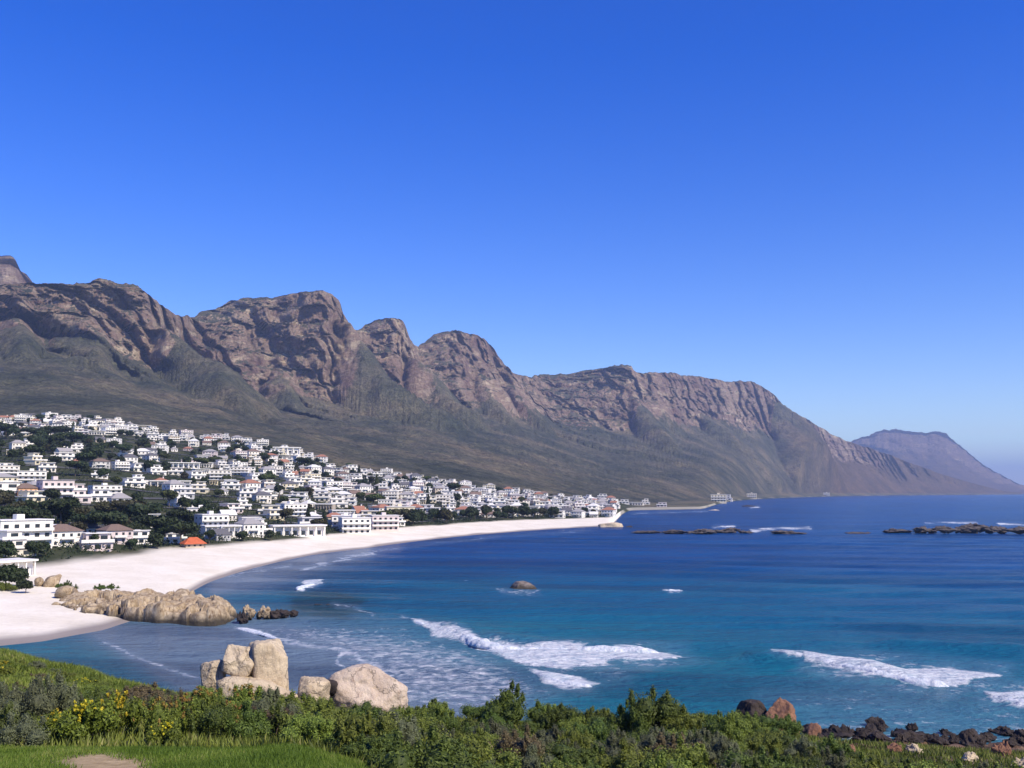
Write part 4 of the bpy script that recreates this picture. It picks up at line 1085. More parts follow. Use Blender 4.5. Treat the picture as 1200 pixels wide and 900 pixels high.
# the trees of the highest streets, past three hundred: one mass
qs, fs, ts, off = [], [], [], 0
for i in range(330):
    p = townrow(rr_.uniform(-40, 705), rr_.uniform(ROWS[min(MASS_ROW, len(ROWS) - 1)], 3.97))
    if not free(p, 2.5, 0.8): continue
    w_ = rr_.uniform(2.2, 4.2)
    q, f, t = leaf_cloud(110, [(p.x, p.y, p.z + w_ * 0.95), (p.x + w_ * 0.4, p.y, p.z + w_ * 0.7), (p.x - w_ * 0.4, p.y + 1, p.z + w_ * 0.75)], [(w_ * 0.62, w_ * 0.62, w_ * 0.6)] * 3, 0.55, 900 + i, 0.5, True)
    qs.append(q); fs.append(f + off); ts.append(t); off += len(q)
    v, f = stem_mesh([((p.x, p.y, p.z - 0.5), (p.x, p.y, p.z + w_ * 0.7), 0.25, 0.15)]); qs.append(v); fs.append(f + off); ts.append(np.full(len(v), 0.05)); off += len(v)
tag(link('hillside_trees', np_mesh('hillside_trees', np.concatenate(qs), np.concatenate(fs), {'tint': np.concatenate(ts)}, False), L_tree), 'small dark trees among the highest streets under the bare slope', 'trees', kind='stuff')
# garden shrubs and hedges between the houses: nobody could count them
qs, fs, ts, off = [], [], [], 0
for i in range(5200):
    vv_ = 2.03 + 1.95 * rr_.random(); px = rr_.uniform(-40, 722); p = townrow(px, vv_); s = rr_.uniform(0.8, 2.8)
    q, f, t = leaf_cloud(26, [(p.x, p.y, p.z + 0.5 * s)], [(s * 1.3, s * 1.3, s * 0.8)], 0.42, 500 + i % 40, 0.6, False)
    qs.append(q); fs.append(f + off); ts.append(t); off += len(q)
tag(link('garden_shrubs', np_mesh('garden_shrubs', np.concatenate(qs), np.concatenate(fs), {'tint': np.concatenate(ts)}, False), L_tree), 'low hedges and garden shrubs between the houses of the town', 'shrubs', kind='stuff')

# ------------------------------------------------------------------ granite
def granite_mat(name, lo, hi, stain, stain_amt=0.5, low=None):
    m, nt, b = new_mat(name); p = pos(nt)
    n1 = noise(nt, p, 0.7, 6, 0.6, 0.4); n2 = noise(nt, p, 14.0, 3, 0.6); n3 = noise(nt, pos(nt, (1.6, 1.6, 0.35)), 1.0, 6, 0.65, 0.5)
    c = ramp(nt, n1, [(0.32, lo), (0.68, hi)])
    c = mixc(nt, 0.55, c, ramp(nt, n2, [(0.35, (0.72, 0.72, 0.72)), (0.65, (1.1, 1.1, 1.1))]), 'MULTIPLY')
    f = math_(nt, 'MULTIPLY', maprange(nt, n3, 0.52, 0.68), stain_amt)
    c = mixc(nt, f, c, stain)
    if low:       # dark band of weed and wet rock at the tide line
        sep = nt.nodes.new('ShaderNodeSeparateXYZ'); nt.links.new(p, sep.inputs[0])
        zz = math_(nt, 'ADD', sep.outputs[2], math_(nt, 'MULTIPLY', math_(nt, 'SUBTRACT', n1, 0.5), 1.6))
        c = mixc(nt, maprange(nt, zz, low[0], low[1], 1.0, 0.0), c, (0.055, 0.045, 0.032))
    nt.links.new(c, b.inputs['Base Color']); b.inputs['Roughness'].default_value = 0.85
    vo = N(nt, 'ShaderNodeTexVoronoi', _feature='DISTANCE_TO_EDGE', Scale=1.0)
    va = nt.nodes.new('ShaderNodeVectorMath'); va.operation = 'ADD'
    nn = nt.nodes.new('ShaderNodeTexNoise'); nn.inputs['Scale'].default_value = 0.9; nn.inputs['Detail'].default_value = 5; nt.links.new(p, nn.inputs['Vector'])
    nt.links.new(pos(nt, (0.30, 0.30, 0.12), (0.2, 0.3, 0.4)), va.inputs[0]); nt.links.new(nn.outputs['Color'], va.inputs[1]); nt.links.new(va.outputs[0], vo.inputs['Vector'])
    crk = maprange(nt, vo.outputs['Distance'], 0.0, 0.014, 0.0, 1.0)
    c = mixc(nt, math_(nt, 'MULTIPLY', math_(nt, 'SUBTRACT', 1.0, crk), 0.28), c, (0.07, 0.055, 0.045))
    nt.links.new(c, b.inputs['Base Color'])
    h = math_(nt, 'ADD', math_(nt, 'ADD', noise(nt, p, 2.2, 8, 0.68), math_(nt, 'MULTIPLY', n3, 0.6)), math_(nt, 'MULTIPLY', crk, 0.35))
    bump(nt, b, h, 0.9, 0.22)
    return m
G_pale = granite_mat('pale_granite', (0.46, 0.36, 0.24), (0.70, 0.58, 0.40), (0.27, 0.205, 0.15), 0.55)
G_pink = granite_mat('pinkish_granite', (0.48, 0.37, 0.27), (0.64, 0.53, 0.41), (0.40, 0.25, 0.19), 0.5)
G_point = granite_mat('weathered_granite', (0.27, 0.19, 0.11), (0.56, 0.45, 0.30), (0.13, 0.075, 0.032), 1.0, (0.4, 1.9))
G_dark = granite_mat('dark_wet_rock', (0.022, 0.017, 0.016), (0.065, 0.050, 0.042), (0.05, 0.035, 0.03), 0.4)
G_brown = granite_mat('red_brown_rock', (0.20, 0.10, 0.06), (0.36, 0.19, 0.11), (0.10, 0.06, 0.045), 0.6)

def boulder_mesh(name, size, seed, planes=7, expo=0.75, rough=0.10, sub=5, cut=(0.62, 0.9), jag=0.0):
    g = np.random.default_rng(seed)
    bm = bmesh.new(); bmesh.ops.create_icosphere(bm, subdivisions=sub, radius=1.0)
    v = np.array([q.co[:] for q in bm.verts]); f = np.array([[q.index for q in fc.verts] for fc in bm.faces]); bm.free()
    pw = 2.0 / expo
    v = v / (np.abs(v) ** pw).sum(1, keepdims=True) ** (1 / pw)
    for i in range(planes):
        n = g.normal(size=3); n /= np.linalg.norm(n); d = g.uniform(*cut)
        e = np.maximum(0, v @ n - d); v = v - e[:, None] * n * 0.92
    nn = v / np.linalg.norm(v, axis=1, keepdims=True)
    v = v + nn * (rough * fbm3(v * 1.7 + seed, 4, seed) + rough * 0.35 * fbm3(v * 6 + seed, 3, seed + 3))[:, None]
    for i in range(4):      # joints: one side of a plane stands proud of the other
        n = g.normal(size=3); n /= np.linalg.norm(n); d = g.uniform(-0.55, 0.55)
        v = v - nn * (0.055 * smooth(d - 0.012, d + 0.012, v @ n + 0.05 * fbm3(v * 2.5, 2, seed + i)))[:, None]
    v = v + nn * (0.035 * (1 - 2 * np.abs(fbm3(v * 4.5 + 3.1, 3, seed + 9))) - 0.02)[:, None]
    if jag: v[:, 2] *= 1 + jag * 2.2 * (ridged2(v[:, 0] * 2.6 + seed, v[:, 1] * 1.6, 4, seed, 0.6) - 0.62); v[:, 1] *= 1 + 0.5 * jag * fbm3(v * 3, 3, seed)
    v = v / np.abs(v).max(0) * np.array(size) / 2
    return np_mesh(name, v, f, None, True)
def boulder(name, label, px0, px1, py0, py1, D, mat, seed, depth=1.0, rot=(0, 0, 0), planes=7, expo=0.75, rough=0.10, group=None, sub=5, cut=(0.62, 0.9), cat='boulder', dz=0.0, rest=False, jag=0.0):
    c = at((px0 + px1) / 2, (py0 + py1) / 2, D); wd = (px1 - px0) / F * D; hh = (py1 - py0) / F * D
    if rest:
        q = np.arange(48, 115, 0.25); tx = float(Tpx((px0 + px1) / 2, py1)); hgt = H + float(tanel(py1 - 3)) * q
        hit = np.nonzero(hgt <= np.maximum(head_z(tx * q, q), 0.0))[0]
        D2 = float(q[hit[0]]) if len(hit) else D
        wd *= D2 / D; hh *= D2 / D; zb = max(float(head_z(tx * D2, D2)), 0.0)
        c = Vector((tx * D2, D2 + 0.3 * wd * depth, zb + 0.08 * hh))
    o = link(name, boulder_mesh(name, (wd, wd * depth, hh), seed, planes, expo, rough, sub, cut, jag), mat)
    o.location = (c.x, c.y, c.z + dz); o.rotation_euler = rot
    tag(o, label, cat, group); return o
GB = 'granite boulders below the viewpoint'
boulder('boulder', 'tall upright pale granite block, highest of the near boulders', 294, 335, 750, 836, 62, G_pale, 3, 1.1, (0, R(-3), R(24)), 6, 0.2, 0.05, GB, cut=(0.95, 1.3))
boulder('boulder', 'tilted pale slab leaning against the tall upright granite block', 259, 303, 755, 791, 61.4, G_pale, 11, 1.0, (R(6), R(12), R(12)), 5, 0.32, 0.06, GB, cut=(0.8, 1.1))
boulder('boulder', 'squarish pale block at the left end of the near boulders', 235, 264, 771, 822, 61.5, G_pale, 21, 1.0, (0, R(-6), R(20)), 6, 0.38, 0.06, GB, cut=(0.8, 1.1))
boulder('boulder', 'broad low slab under the tilted slab and upright block', 252, 350, 792, 842, 60.8, G_pale, 31, 0.55, (0, R(9), R(4)), 7, 0.4, 0.07, GB, cut=(0.8, 1.1))
boulder('boulder', 'small pale boulder right of the broad low slab', 344, 388, 794, 842, 61, G_pale, 41, 0.9, (0, R(8), R(30)), 7, 0.7, 0.08, GB)
boulder('boulder', 'small dark rock between pale boulder and big rounded boulder', 374, 396, 797, 818, 63, G_dark, 51, 1.0, (0, 0, 0.4), 8, 0.7, 0.1, GB, sub=3)
boulder('boulder', 'big rounded pinkish boulder, widest of the near boulders', 382, 478, 779, 846, 64, G_pink, 61, 0.8, (0, R(7), R(-8)), 7, 0.85, 0.07, GB, cut=(0.7, 0.95))
# rocks at the right edge of the bushes
boulder('boulder', 'red-brown rock poking out of the bushes at lower right', 893, 938, 817, 866, 57, G_brown, 71, 0.9, (0, R(5), R(15)), 10, 0.5, 0.16, 'rocks along the near shore')
boulder('boulder', 'black rock just left of the red-brown rock', 858, 900, 822, 866, 58, G_dark, 72, 0.9, (0, R(-5), 0), 8, 0.65, 0.1, 'rocks along the near shore')
boulder('boulder', 'narrow brown rock right of the red-brown rock', 946, 964, 848, 870, 63, G_brown, 73, 0.9, (0, R(8), 0), 9, 0.6, 0.2, 'rocks along the near shore', sub=3)
near = [(962, 1005, 846, 862, 84, G_dark, 'long dark rock at the tide line right of the narrow brown rock'), (1005, 1046, 850, 866, 82, G_dark, 'flat black rock in the shore line below the right breaker'), (1018, 1046, 836, 850, 101, G_dark, 'lone dark rock in the foam below the right breaker'),
        (1060, 1088, 864, 880, 76, G_pale, 'small pale rock on the brown bank at lower right'), (1038, 1062, 866, 880, 75, G_brown, 'brown rock beside the small pale rock on the bank'), (1046, 1092, 850, 866, 88, G_dark, 'wet purple-black rock shelf above the small pale rock'),
        (1092, 1125, 856, 870, 86, G_dark, 'low black rock right of the wet rock shelf'), (1124, 1170, 848, 874, 88, G_dark, 'jagged dark rock standing at the lower right shore'), (1170, 1192, 844, 856, 98, G_dark, 'small dark rock in the surf near the right edge'),
        (1168, 1196, 862, 884, 80, G_brown, 'dark brown rock near the right edge of the shore'), (1190, 1225, 868, 900, 76, G_pale, 'pale boulder cut by the right edge'), (1200, 1240, 852, 866, 92, G_dark, 'dark rock beyond the pale boulder at the right edge'),
        (1128, 1150, 876, 890, 74, G_pale, 'small pale stone among shrubs under the jagged dark rock'), (985, 1010, 868, 880, 70, G_brown, 'brown stone half buried in the bank at lower right')]
for n, (a, b, c, d, D, mt, lb) in enumerate(near):
    boulder('rock', lb, a, b, c + 2, d + 6, D, mt, 80 + n, 0.9, (0, random.uniform(-.15, .15), random.uniform(0, 1)), 14, 0.85, 0.34, 'rocks along the near shore', sub=5, cat='rock', cut=(0.45, 0.85), rest=True, jag=0.7)
for n in range(34):
    px = 950 + n * 8.2 + random.uniform(-4, 4); py = random.uniform(852, 872) + (4 if n > 16 else 0); ww = random.uniform(14, 34); hh = random.uniform(7, 13)
    boulder('rock', f'small jagged dark rock, {ORD[n]} from left along the lower right tide line', px - ww / 2, px + ww / 2, py - hh, py + 6, 88, G_dark, 300 + n, 0.9, (0, random.uniform(-.2, .2), random.uniform(0, 3)), 14, 0.85, 0.42, 'small tide line rocks', sub=5, cat='rock', cut=(0.45, 0.85), rest=True, jag=0.9)
# the lone rock in the bay, the reefs and the rocks off the point
boulder('sea_rock', 'lone rounded rock standing in the middle of the bay', 594, 629, 681, 702, 262, G_dark, 121, 0.8, (0, R(6), 0.2), 7, 0.8, 0.1, None, cat='rock')
bpy.data.objects['sea_rock'].data.materials[0] = granite_mat('sea_rock_granite', (0.14, 0.11, 0.095), (0.36, 0.30, 0.26), (0.10, 0.08, 0.07), 0.6, (0.6, 2.0))
off = [(284, 302, 704, 724, 199, G_point, 'tan rock touching the tip of the granite point'), (298, 318, 706, 722, 200, G_point, 'low tan rock off the granite point'), (314, 340, 708, 720, 201, G_dark, 'dark flat rock farthest off the granite point'), (276, 292, 712, 728, 196, G_dark, 'dark wet rock below the tip of the granite point'),
       (336, 352, 711, 719, 203, G_dark, 'small dark rock trailing off the granite point'), (378, 396, 719, 728, 206, G_dark, 'low dark rock awash amid the surf off the point'), (364, 374, 722, 728, 203, G_dark, 'tiny dark rock awash left of its larger neighbour'), (360, 390, 704, 712, 228, G_dark, 'dark reef rock just under the small white wave')]
for n, (a, b, c, d, D, mt, lb) in enumerate(off):
    boulder('rock', lb, a, b, c + 3, d + 6, D, mt, 140 + n, 0.8, (0, 0, random.uniform(-.3, .3)), 12, 0.8, 0.3, 'rocks off the granite point', sub=5, jag=0.6, cat='rock')
G_reef = granite_mat('reef_rock', (0.05, 0.042, 0.042), (0.15, 0.125, 0.115), (0.04, 0.035, 0.035), 0.4)
reef = [(738, 778, 619, 624, 'first low reef rock beyond the beach end'), (770, 808, 618, 625, 'second low reef rock beyond the beach end'), (800, 840, 617, 625, 'dark reef rock left of the brightest far surf'), (834, 868, 615, 625, 'dark reef rock wrapped in white surf beyond the beach'), (864, 884, 619, 625, 'small reef rock between two patches of far surf'),
        (900, 945, 619, 626, 'low reef rock behind the long far surf line'), (1030, 1072, 617, 625, 'leftmost dark rock of the right-hand reef'), (1062, 1100, 614, 625, 'dark rock second from left on right-hand reef'), (1090, 1128, 614, 624, 'dark rock below the white crest of right-hand reef'), (1112, 1162, 611, 625, 'largest dark rock of the right-hand reef'),
        (1150, 1186, 614, 624, 'dark rock right of the largest reef rock'), (1172, 1225, 613, 625, 'dark reef rock at the right edge of the photo'), (985, 1025, 621, 625, 'faint low reef rock left of the right-hand reef')]
for n, (a, b, c, d, lb) in enumerate(reef):
    boulder('reef_rock', lb, a, b, c + (1.5 if a > 1000 else 2), d + 2, 612 - n % 3 * 6, G_reef, 160 + n, 0.45, (0, random.uniform(-.06, .06), random.uniform(-.2, .2)), 10, 0.9, 0.42, 'reef rocks across the bay mouth', sub=5, cat='rock', jag=0.9)
for n, (a, b, c, d, lb) in enumerate([(822, 852, 596, 602, 'pale low rock at the tip of the far white spit'), (868, 892, 592, 597, 'dark rock with a fleck of surf beyond the spit'), (700, 730, 612, 619, 'low pale rock at the very end of the beach'), (728, 748, 616, 622, 'dark rock just off the end of the beach')]):
    boulder('reef_rock', lb, a, b, c, d + 2, 1350 if n == 0 else 1700 if n == 1 else 715, G_dark if n % 2 else G_pale, 180 + n, 0.6, (0, 0, 0), 9, 0.7, 0.2, 'rocks near the far end of the beach', sub=3, cat='rock')

# granite point that closes the near cove: one jointed mass
gx = np.arange(-98, -46, 0.22); gy = np.arange(186, 252, 0.25)
X, Y = np.meshgrid(gx, gy); pxq = hpx(X, Y) - 10 * (X / Y)
fr = np.interp(pxq, [70, 95, 130, 165, 200, 235, 255, 272, 284], [214, 206, 201, 197.5, 195, 193, 193.5, 196, 200]) + 1.6 * fbm2(X / 5, Y / 5, 3, 401)
bk = np.interp(pxq, [70, 110, 150, 200, 250, 272, 284], [236, 240, 238, 232, 222, 212, 203]) + 2 * fbm2(X / 7, Y / 7, 3, 405)
top = np.interp(pxq, [60, 80, 110, 150, 200, 235, 258, 274, 286], [0.7, 1.3, 1.9, 2.3, 2.7, 3.1, 2.9, 1.7, 0.3]) + 0.9 * fbm2(X / 9, Y / 9, 3, 431)
g4 = np.random.default_rng(77); sx_ = g4.uniform(-100, -44, 330); sy_ = g4.uniform(184, 254, 330)
xw = X + 1.0 * fbm2(X / 4, Y / 4, 2, 411); yw = (Y + 1.0 * fbm2(X / 4, Y / 4, 2, 415))
asp = g4.uniform(0.6, 1.5, 330); wsc = g4.uniform(0.6, 1.7, 330)
d1 = np.full(X.shape, 1e9); d2 = d1.copy(); idx = np.zeros(X.shape, int)
for i in range(330):
    d = np.hypot((xw - sx_[i]) * asp[i], (yw - sy_[i]) * 0.7) * wsc[i]
    n1 = d < d1; d2 = np.where(n1, d1, np.minimum(d2, d)); idx = np.where(n1, i, idx); d1 = np.where(n1, d, d1)
tiltx, tilty = g4.normal(size=330) * 0.22, g4.normal(size=330) * 0.22
cell = g4.uniform(-1.1, 0.8, 330)[idx] + tiltx[idx] * (xw - sx_[idx]) + tilty[idx] * (yw - sy_[idx])
edge = smooth(0.0, 0.16, d2 - d1)
e = np.minimum((Y - fr) / 0.9, (bk - Y) / 6.0); e = np.minimum(e, (pxq - 66) / 10)
base = smooth(-0.55, 1.0, e + 0.35 * cell)
Zp = -2.5 + base * (2.5 + top + 0.75 * cell - 0.55 * (1 - edge)) + (0.35 * fbm2(X / 1.6, Y / 1.6, 5, 421, 0.6) + 0.5 * (ridged2(X / 3.0, Y / 6.0, 3, 425) - 0.6) + 0.45 * (ridged2(X / 1.3, Y / 3.5, 3, 427) - 0.55)) * base
Zp = Zp - 0.05 * np.clip(Y - fr, 0, 40) * 0.0
keep = base > 0.002
me = np_mesh('rock_outcrop', np.stack([X, Y, Zp], -1).reshape(-1, 3), grid_faces(len(gy), len(gx)))
tag(link('rock_outcrop', me, G_point), 'long jointed tan granite point reaching into the cove from the sand', 'rock outcrop')
for n, (a, b, c, d, D, lb) in enumerate([(52, 72, 672, 688, 246, 'ochre boulder on the sand near the left shrubs'), (66, 88, 686, 702, 226, 'ochre boulder at the landward end of the granite point'), (40, 52, 676, 684, 246, 'small ochre boulder left of the larger ochre boulder'), (60, 76, 704, 716, 215, 'low pale boulder on the cove sand'), (30, 41, 660, 667, 290, 'small dark-pink stone above the cove sand')]):
    boulder('boulder', lb, a, b, c, d + 4, D, G_point, 200 + n, 0.9, (0, 0, n), 7, 0.7, 0.12, 'boulders on the cove sand', sub=3)

# ------------------------------------------------------------------ breaking waves
fm, fnt, fb = new_mat('white_foam')
p = pos(fnt); nf = noise(fnt, p, 1.3, 7, 0.7)
fnt.links.new(ramp(fnt, nf, [(0.34, (0.40, 0.50, 0.58)), (0.5, (0.68, 0.71, 0.74)), (0.66, (0.80, 0.81, 0.82))]), fb.inputs['Base Color']); fb.inputs['Roughness'].default_value = 0.9
bump(fnt, fb, noise(fnt, p, 1.8, 7, 0.7), 0.9, 0.5)
def breaker(label, pts, hgt, wid, seed):
    P = [sea_at(*q) for q in pts]; path = []
    for a, b in zip(P[:-1], P[1:]):
        n = max(2, int((b - a).length / 0.3)); path += [a.lerp(b, i / n) for i in range(n)]
    path.append(P[-1]); path = np.array([list(q) for q in path]); n = len(path)
    k = np.ones(9) / 9; path = np.stack([np.convolve(np.pad(path[:, i], 4, mode='edge'), k, mode='valid') for i in range(3)], 1)
    t = np.linspace(0, 1, n); tap = np.minimum(smooth(0, 0.12, t), smooth(0, 0.10, 1 - t)); tap = np.maximum(tap * (0.55 + 0.75 * vn2(t * n * 0.3 / 7, t * 0, seed)), 0.02)
    dp = np.gradient(path, axis=0); dp /= np.linalg.norm(dp, axis=1, keepdims=True); sd = np.stack([dp[:, 1], -dp[:, 0], 0 * dp[:, 0]], 1)
    A = np.linspace(0, np.pi, 15); m_ = len(A)
    ca, sa = np.cos(A)[None], np.sin(A)[None]
    off2 = wid * tap[:, None] * ca; up = hgt * tap[:, None] * sa
    V_ = path[:, None, :] + sd[:, None, :] * off2[..., None] + np.array([0, 0, 1.0]) * (up - 0.15)[..., None]
    W = V_.reshape(-1, 3)
    nz = fbm3(W / 1.6, 4, seed).reshape(n, m_); nz2 = fbm3(W / 0.6, 3, seed + 7).reshape(n, m_)
    V_ = V_ + (sd[:, None, :] * (ca[..., None] * wid * 0.5) + np.array([0, 0, 1.0]) * (sa[..., None] * hgt * 0.5)) * (tap[:, None] * (nz + 0.5 * nz2))[..., None]
    me = np_mesh('breaking_wave', V_.reshape(-1, 3), grid_faces(n, m_))
    tag(link('breaking_wave', me, fm), label, 'wave', 'breaking waves in the bay')
breaker('long white breaker sweeping across the middle of the bay', [(540, 744), (556, 753), (580, 760), (640, 762), (710, 764), (786, 768)], 1.0, 1.5, 601)
breaker('thin white tail of foam at the left end of the middle breaker', [(478, 727), (498, 734), (515, 737), (540, 744)], 0.5, 0.5, 602)
breaker('short white roll of foam in front of the middle breaker', [(630, 791), (655, 799), (680, 803), (698, 804)], 0.5, 0.9, 603)
breaker('long diagonal white breaker at the right of the bay', [(938, 774), (965, 778), (1000, 786), (1040, 795), (1080, 803), (1122, 806)], 0.95, 1.2, 604)
breaker('white breaker cut by the right edge of the photo', [(1160, 816), (1185, 822), (1240, 832)], 0.6, 1.0, 605)
breaker('small pointed white wave off the granite point', [(348, 691), (360, 686), (378, 684)], 0.7, 1.0, 606)
breaker('tiny white wave crest right of the lone sea rock', [(780, 693), (800, 693)], 0.6, 0.9, 607)
breaker('thin line of surf running into the cove by the point', [(276, 735), (310, 743), (335, 752)], 0.3, 0.7, 608)

# ------------------------------------------------------------------ shrubs of the near headland
def shrub_proto(kind, seed):
    g = random.Random(seed); root = empty({'bush': 'leafy_shrub', 'dark': 'leafy_shrub', 'grey': 'grey_shrub', 'dry': 'dry_shrub', 'lime': 'flowering_shrub', 'rust': 'flowering_shrub'}[kind])
    cs, rs, sg = [], [], []
    for i in range(9):
        a = g.uniform(0, 6.28); q = 0.62 * math.sqrt(g.random()); z = g.uniform(0.32, 0.74) * (1 - 0.35 * q)
        c = (q * math.cos(a), q * math.sin(a), z); rr = g.uniform(0.22, 0.36); cs.append(c); rs.append((rr, rr, rr * g.uniform(0.75, 1.05))); sg.append(((0, 0, -0.35), c, 0.03, 0.008))
    for i in range(10):      # shoots that break the outline
        a = g.uniform(0, 6.28); q = g.uniform(0, 0.75); z = g.uniform(0.7, 1.02) - 0.4 * q
        cs.append((q * math.cos(a), q * math.sin(a), z)); rs.append((0.09, 0.09, 0.17)); 
    mat = {'bush': L_bush, 'dark': L_dark, 'grey': L_grey, 'dry': L_dry, 'lime': L_lime, 'rust': L_bush}[kind]
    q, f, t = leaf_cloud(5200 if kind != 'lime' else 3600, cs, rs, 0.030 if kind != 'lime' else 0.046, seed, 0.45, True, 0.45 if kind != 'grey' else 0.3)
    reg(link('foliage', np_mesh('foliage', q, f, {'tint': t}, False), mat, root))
    v, f = stem_mesh(sg); reg(link('stem', np_mesh('stem', v, f), M['trunk'], root))
    if kind in ('lime', 'rust'):
        gg = np.random.default_rng(seed); fc, fr_ = [], []
        for i in range(26):
            a = g.uniform(0, 6.28); qq = g.uniform(0, 0.78); fc.append((qq * math.cos(a), qq * math.sin(a), 1.0 - 0.45 * qq * qq - g.uniform(0, 0.3))); fr_.append((0.05, 0.05, 0.05))
        q, f, t = leaf_cloud(520, fc, fr_, 0.026, seed + 3, 0.2, False, 0.9)
        o = reg(link('blossom', np_mesh('blossom', q, f, {'tint': t}, False), L_yellow if kind == 'lime' else L_rust, root)); o['kind'] = 'stuff'
    return root
SH = {}
for i, k in enumerate(['bush', 'bush', 'bush', 'dark', 'dark', 'grey', 'grey', 'dry', 'lime', 'rust']):
    SH.setdefault(k, []).append([shrub_proto(k, 700 + i), False])
SHRUBS = []
def shrub(kind, x, y, z, r, h):
    q = rs_.choice(SH[kind])
    if not q[1]: o = q[0]; q[1] = True
    else: o = copy_tree(q[0])
    o.location = (x, y, z); o.rotation_euler = (rs_.uniform(-.12, .12), rs_.uniform(-.12, .12), rs_.uniform(0, 6.28)); o.scale = (r, r, h)
    o['category'] = 'shrub'; SHRUBS.append((o, kind)); return o
rs_ = random.Random(5)
def hshrub(kind, px, D, r, h): 
    x = float(Tpx(px, 830)) * D; return shrub(kind, x, D, float(head_z(x, D)) - 0.08, r, h)
pts_ = []
def ok_(x, y, s):
    for a, b, q in pts_:
        if (x - a) ** 2 + (y - b) ** 2 < (0.62 * (s + q)) ** 2: return False
    return True
# bushes picked out in the photo
for a in [('lime', 98, 25.6, 0.95, 1.1), ('lime', 132, 26.4, 0.85, 1.25), ('lime', 62, 26.8, 0.8, 0.8), ('rust', 186, 26.6, 0.9, 1.15), ('rust', 214, 27.4, 0.85, 1.1), ('lime', 196, 25.2, 0.6, 0.6),
          ('grey', 22, 30, 1.3, 1.6), ('grey', 52, 32, 1.2, 1.5), ('grey', -8, 28, 1.3, 1.5), ('dark', 8, 26, 0.9, 1.0), ('dark', 250, 27, 1.0, 1.15), ('dark', 285, 27.4, 1.05, 1.1), ('dark', 318, 28.2, 1.0, 1.05), ('rust', 262, 29, 0.8, 1.0), ('dry', 160, 40, 1.5, 1.0),
          ('dark', 602, 52, 1.9, 2.1), ('dark', 765, 50, 2.1, 2.7), ('dark', 735, 49, 1.4, 1.9), ('bush', 800, 49, 1.5, 1.7), ('dark', 655, 50, 1.3, 1.5)]:
    hshrub(*a); pts_.append((float(Tpx(a[1], 830)) * a[2], a[2], a[3]))
def tcount(): return len(SHRUBS)
tries = 0
while tcount() < 292 and tries < 60000:
    tries += 1
    D = 19.5 + 41 * rs_.random() ** 1.15; px = rs_.uniform(-90, 1290)
    x = float(Tpx(px, 830)) * D
    le = np.interp(px, [-400, 0, 340, 400, 440, 480, 540], [25.2, 24.6, 24.8, 23.6, 21.8, 19.6, 15.5])
    if D < le: continue
    far_ = np.interp(px, [0, 230, 330, 480, 620, 860, 900, 960, 1040, 1200], [62, 50, 48, 56, 57, 58, 55, 50, 47, 45])
    if D > far_: continue
    if 228 < px < 400 and D > 52: continue
    left = px < 300
    if left:
        hill = D > 36
        r = rs_.uniform(0.8, 1.4); h = r * rs_.uniform(0.55, 0.8) if hill else rs_.uniform(0.8, 1.15)
        k = rs_.choice(['grey', 'bush', 'bush', 'dry', 'lime', 'bush'] if hill else ['grey', 'dark', 'bush', 'rust', 'bush', 'dry'])
        if px < 90 and D < 40: k = rs_.choice(['grey', 'grey', 'dark']); 
        if hill: h *= 0.75
    else:
        r = rs_.uniform(0.85, 1.5); h = r * rs_.uniform(0.75, 1.15); h = min(h, 1.45)
        n_ = float(vn2(x / 6, D / 6, 9))
        k = rs_.choice(['dark', 'bush', 'dark'] if n_ < 0.42 else ['bush', 'bush', 'grey', 'dark'] if n_ < 0.7 else ['grey', 'bush', 'grey', 'dry'])
        if D > 42 and px > 480: k = rs_.choice(['dark', 'dark', 'bush'])
        if px > 980 and D > 40: h *= 0.6
    if not ok_(x, D, r): continue
    pts_.append((x, D, r)); shrub(k, x, D, float(head_z(x, D)) - 0.1, r, h)
KN = {'bush': 'mid-green leafy shrub', 'dark': 'dark green dense shrub', 'grey': 'grey-green fine-leaved shrub', 'dry': 'dry brownish scrub bush', 'lime': 'lime-green shrub with yellow blossom', 'rust': 'leafy shrub with rusty yellow flower heads'}
sb = {}
for (o, k) in SHRUBS: sb.setdefault(int((o.location.y - 19) / 4.2), []).append((o, k))
RWN = ['front', 'second', 'third', 'fourth', 'fifth', 'sixth', 'seventh', 'eighth', 'ninth', 'tenth', 'eleventh', 'twelfth']
for n, bi in enumerate(sorted(sb)):
    for m2, (o, k) in enumerate(sorted(sb[bi], key=lambda t: pxof(t[0]))):
        o['label'] = f"{KN[k]}, {ORD[m2] if m2 < len(ORD) else 'last'} from left in {RWN[n]} row of thicket"; o['group'] = 'shrubs of the near headland'
# shrubs on the granite point and cove sand
SHRUB_EXTRA = [('dark', 80, 691, 232, 2.6, 2.3, 'dark green bush on the landward end of granite point'), ('dark', 70, 690, 234, 1.6, 1.6, 'small dark bush left of the larger bush on the point'), ('dark', 116, 690, 230, 2.2, 1.3, 'low dark bush in the middle top of granite point'), ('dark', 132, 689, 231, 1.9, 1.2, 'low dark bush, rightmost on top of granite point'),
               ('bush', 10, 700, 236, 3.0, 1.8, 'bright green bush under dark trees at the far left sand'), ('bush', -2, 700, 236, 3.0, 2.2, 'bright green bush cut by left edge above the cove sand')]
for k, px, py, D, r, h, lb in SHRUB_EXTRA:
    pnt = at(px, py, D)
    z = pnt.z if px > 60 else ground(pnt.x, pnt.y)
    o = shrub(k, pnt.x, pnt.y, z - 0.2, r, h); o['label'] = lb; o['group'] = 'bushes above the cove'
for _k in SH:
    for q in SH[_k]:
        if not q[1]:
            for ch in children(q[0]): bpy.data.objects.remove(ch)
            bpy.data.objects.remove(q[0])
for i, u in enumerate(tree_used):
    if not u:
        for ch in children(TREES[i][1]): bpy.data.objects.remove(ch)
        bpy.data.objects.remove(TREES[i][1])

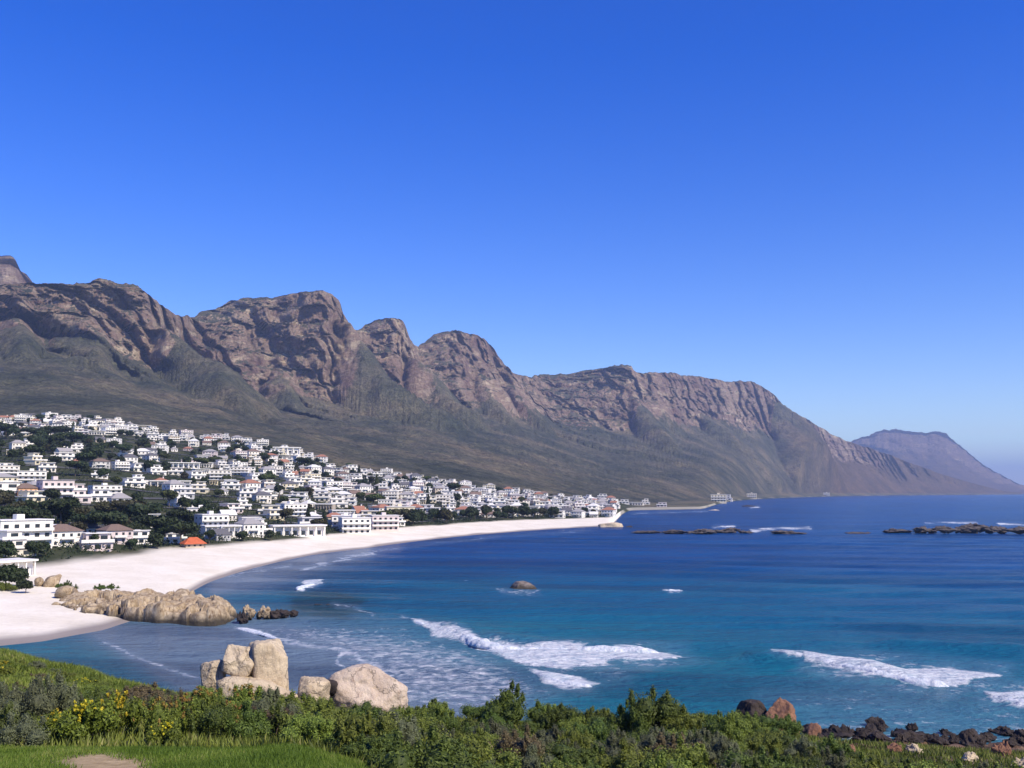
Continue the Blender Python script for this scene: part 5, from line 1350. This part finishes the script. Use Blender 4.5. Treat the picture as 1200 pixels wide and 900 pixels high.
# ------------------------------------------------------------------ grass and ground cover (stuff)
def on_head(n, y0, y1, p0, p1, seed):
    g = np.random.default_rng(seed); y = y0 + (y1 - y0) * g.random(n); px = p0 + (p1 - p0) * g.random(n); x = Tpx(px, 830) * y
    return g, x, y, px
def blades(name, n, region, hgt, wd, mat, label, cat, seed, cond):
    g, x, y, px = on_head(n, *region, seed)
    k = cond(x, y, px, g); x, y = x[k], y[k]; n = len(x)
    z = head_z(x, y); a = g.uniform(0, 6.28, n); hh = hgt * (0.5 + g.random(n)); lean = g.normal(size=(n, 2)) * 0.35 * hh[:, None]
    dx, dy = np.cos(a) * wd / 2, np.sin(a) * wd / 2
    v = np.stack([np.stack([x - dx, y - dy, z - 0.02], -1), np.stack([x + dx, y + dy, z - 0.02], -1), np.stack([x + lean[:, 0], y + lean[:, 1], z + hh], -1)], 1).reshape(-1, 3)
    t = np.repeat(np.clip(0.35 + 0.25 * g.normal(size=n) + 0.8 * (vn2(x / 1.6, y / 1.6, seed) - 0.45), 0, 1), 3)
    tag(link(name, np_mesh(name, v, np.arange(3 * n).reshape(-1, 3), {'tint': t}, False), mat), label, cat, kind='stuff')
L_grass = leaf_mat('grass_blades', (0.07, 0.12, 0.012), (0.17, 0.24, 0.030), (0.28, 0.28, 0.08))
def lawn_at(x, y, px): return y < np.interp(px, [-400, 0, 340, 400, 440, 480, 540], [24.8, 24.2, 24.0, 22.8, 20.8, 18.6, 14.5])
def bare_at(x, y, px): return np.exp(-(((px - 130) / 85) ** 2 + ((y - 20.0) / 2.3) ** 2)) + 0.5 * (vn2(x / 1.1, y / 1.1, 121) - 0.4)
blades('grass', 150000, (13.5, 25, -130, 480), 0.085, 0.022, L_grass, 'short green grass of the clearing in front of the bushes', 'grass', 901, lambda x, y, px, g: lawn_at(x, y, px) & (bare_at(x, y, px) < 0.22 + 0.55 * g.random(len(x))))
L_cover = leaf_mat('ground_cover_leaves', (0.058, 0.082, 0.013), (0.24, 0.285, 0.050), (0.34, 0.32, 0.11))
blades('ground_cover', 190000, (18, 80, -140, 1330), 0.20, 0.075, L_cover, 'tangle of low leafy ground cover between the shrubs', 'ground cover', 905, lambda x, y, px, g: ~lawn_at(x, y, px) & (y < np.interp(px, [0, 230, 480, 860, 960, 1200], [74, 60, 60, 62, 78, 80]) - 22 * np.where(px > 860, vn2(x / 5, y / 4, 77) * g.random(len(x)), 0)))
L_hill = leaf_mat('hill_grass', (0.085, 0.125, 0.015), (0.25, 0.31, 0.050), (0.36, 0.33, 0.11))
blades('hill_grass', 100000, (34, 76, -140, 330), 0.26, 0.09, L_hill, 'long green grass over the hillside left of the boulders', 'grass', 909, lambda x, y, px, g: y < np.interp(px, [0, 230, 330], [75, 58, 54]))
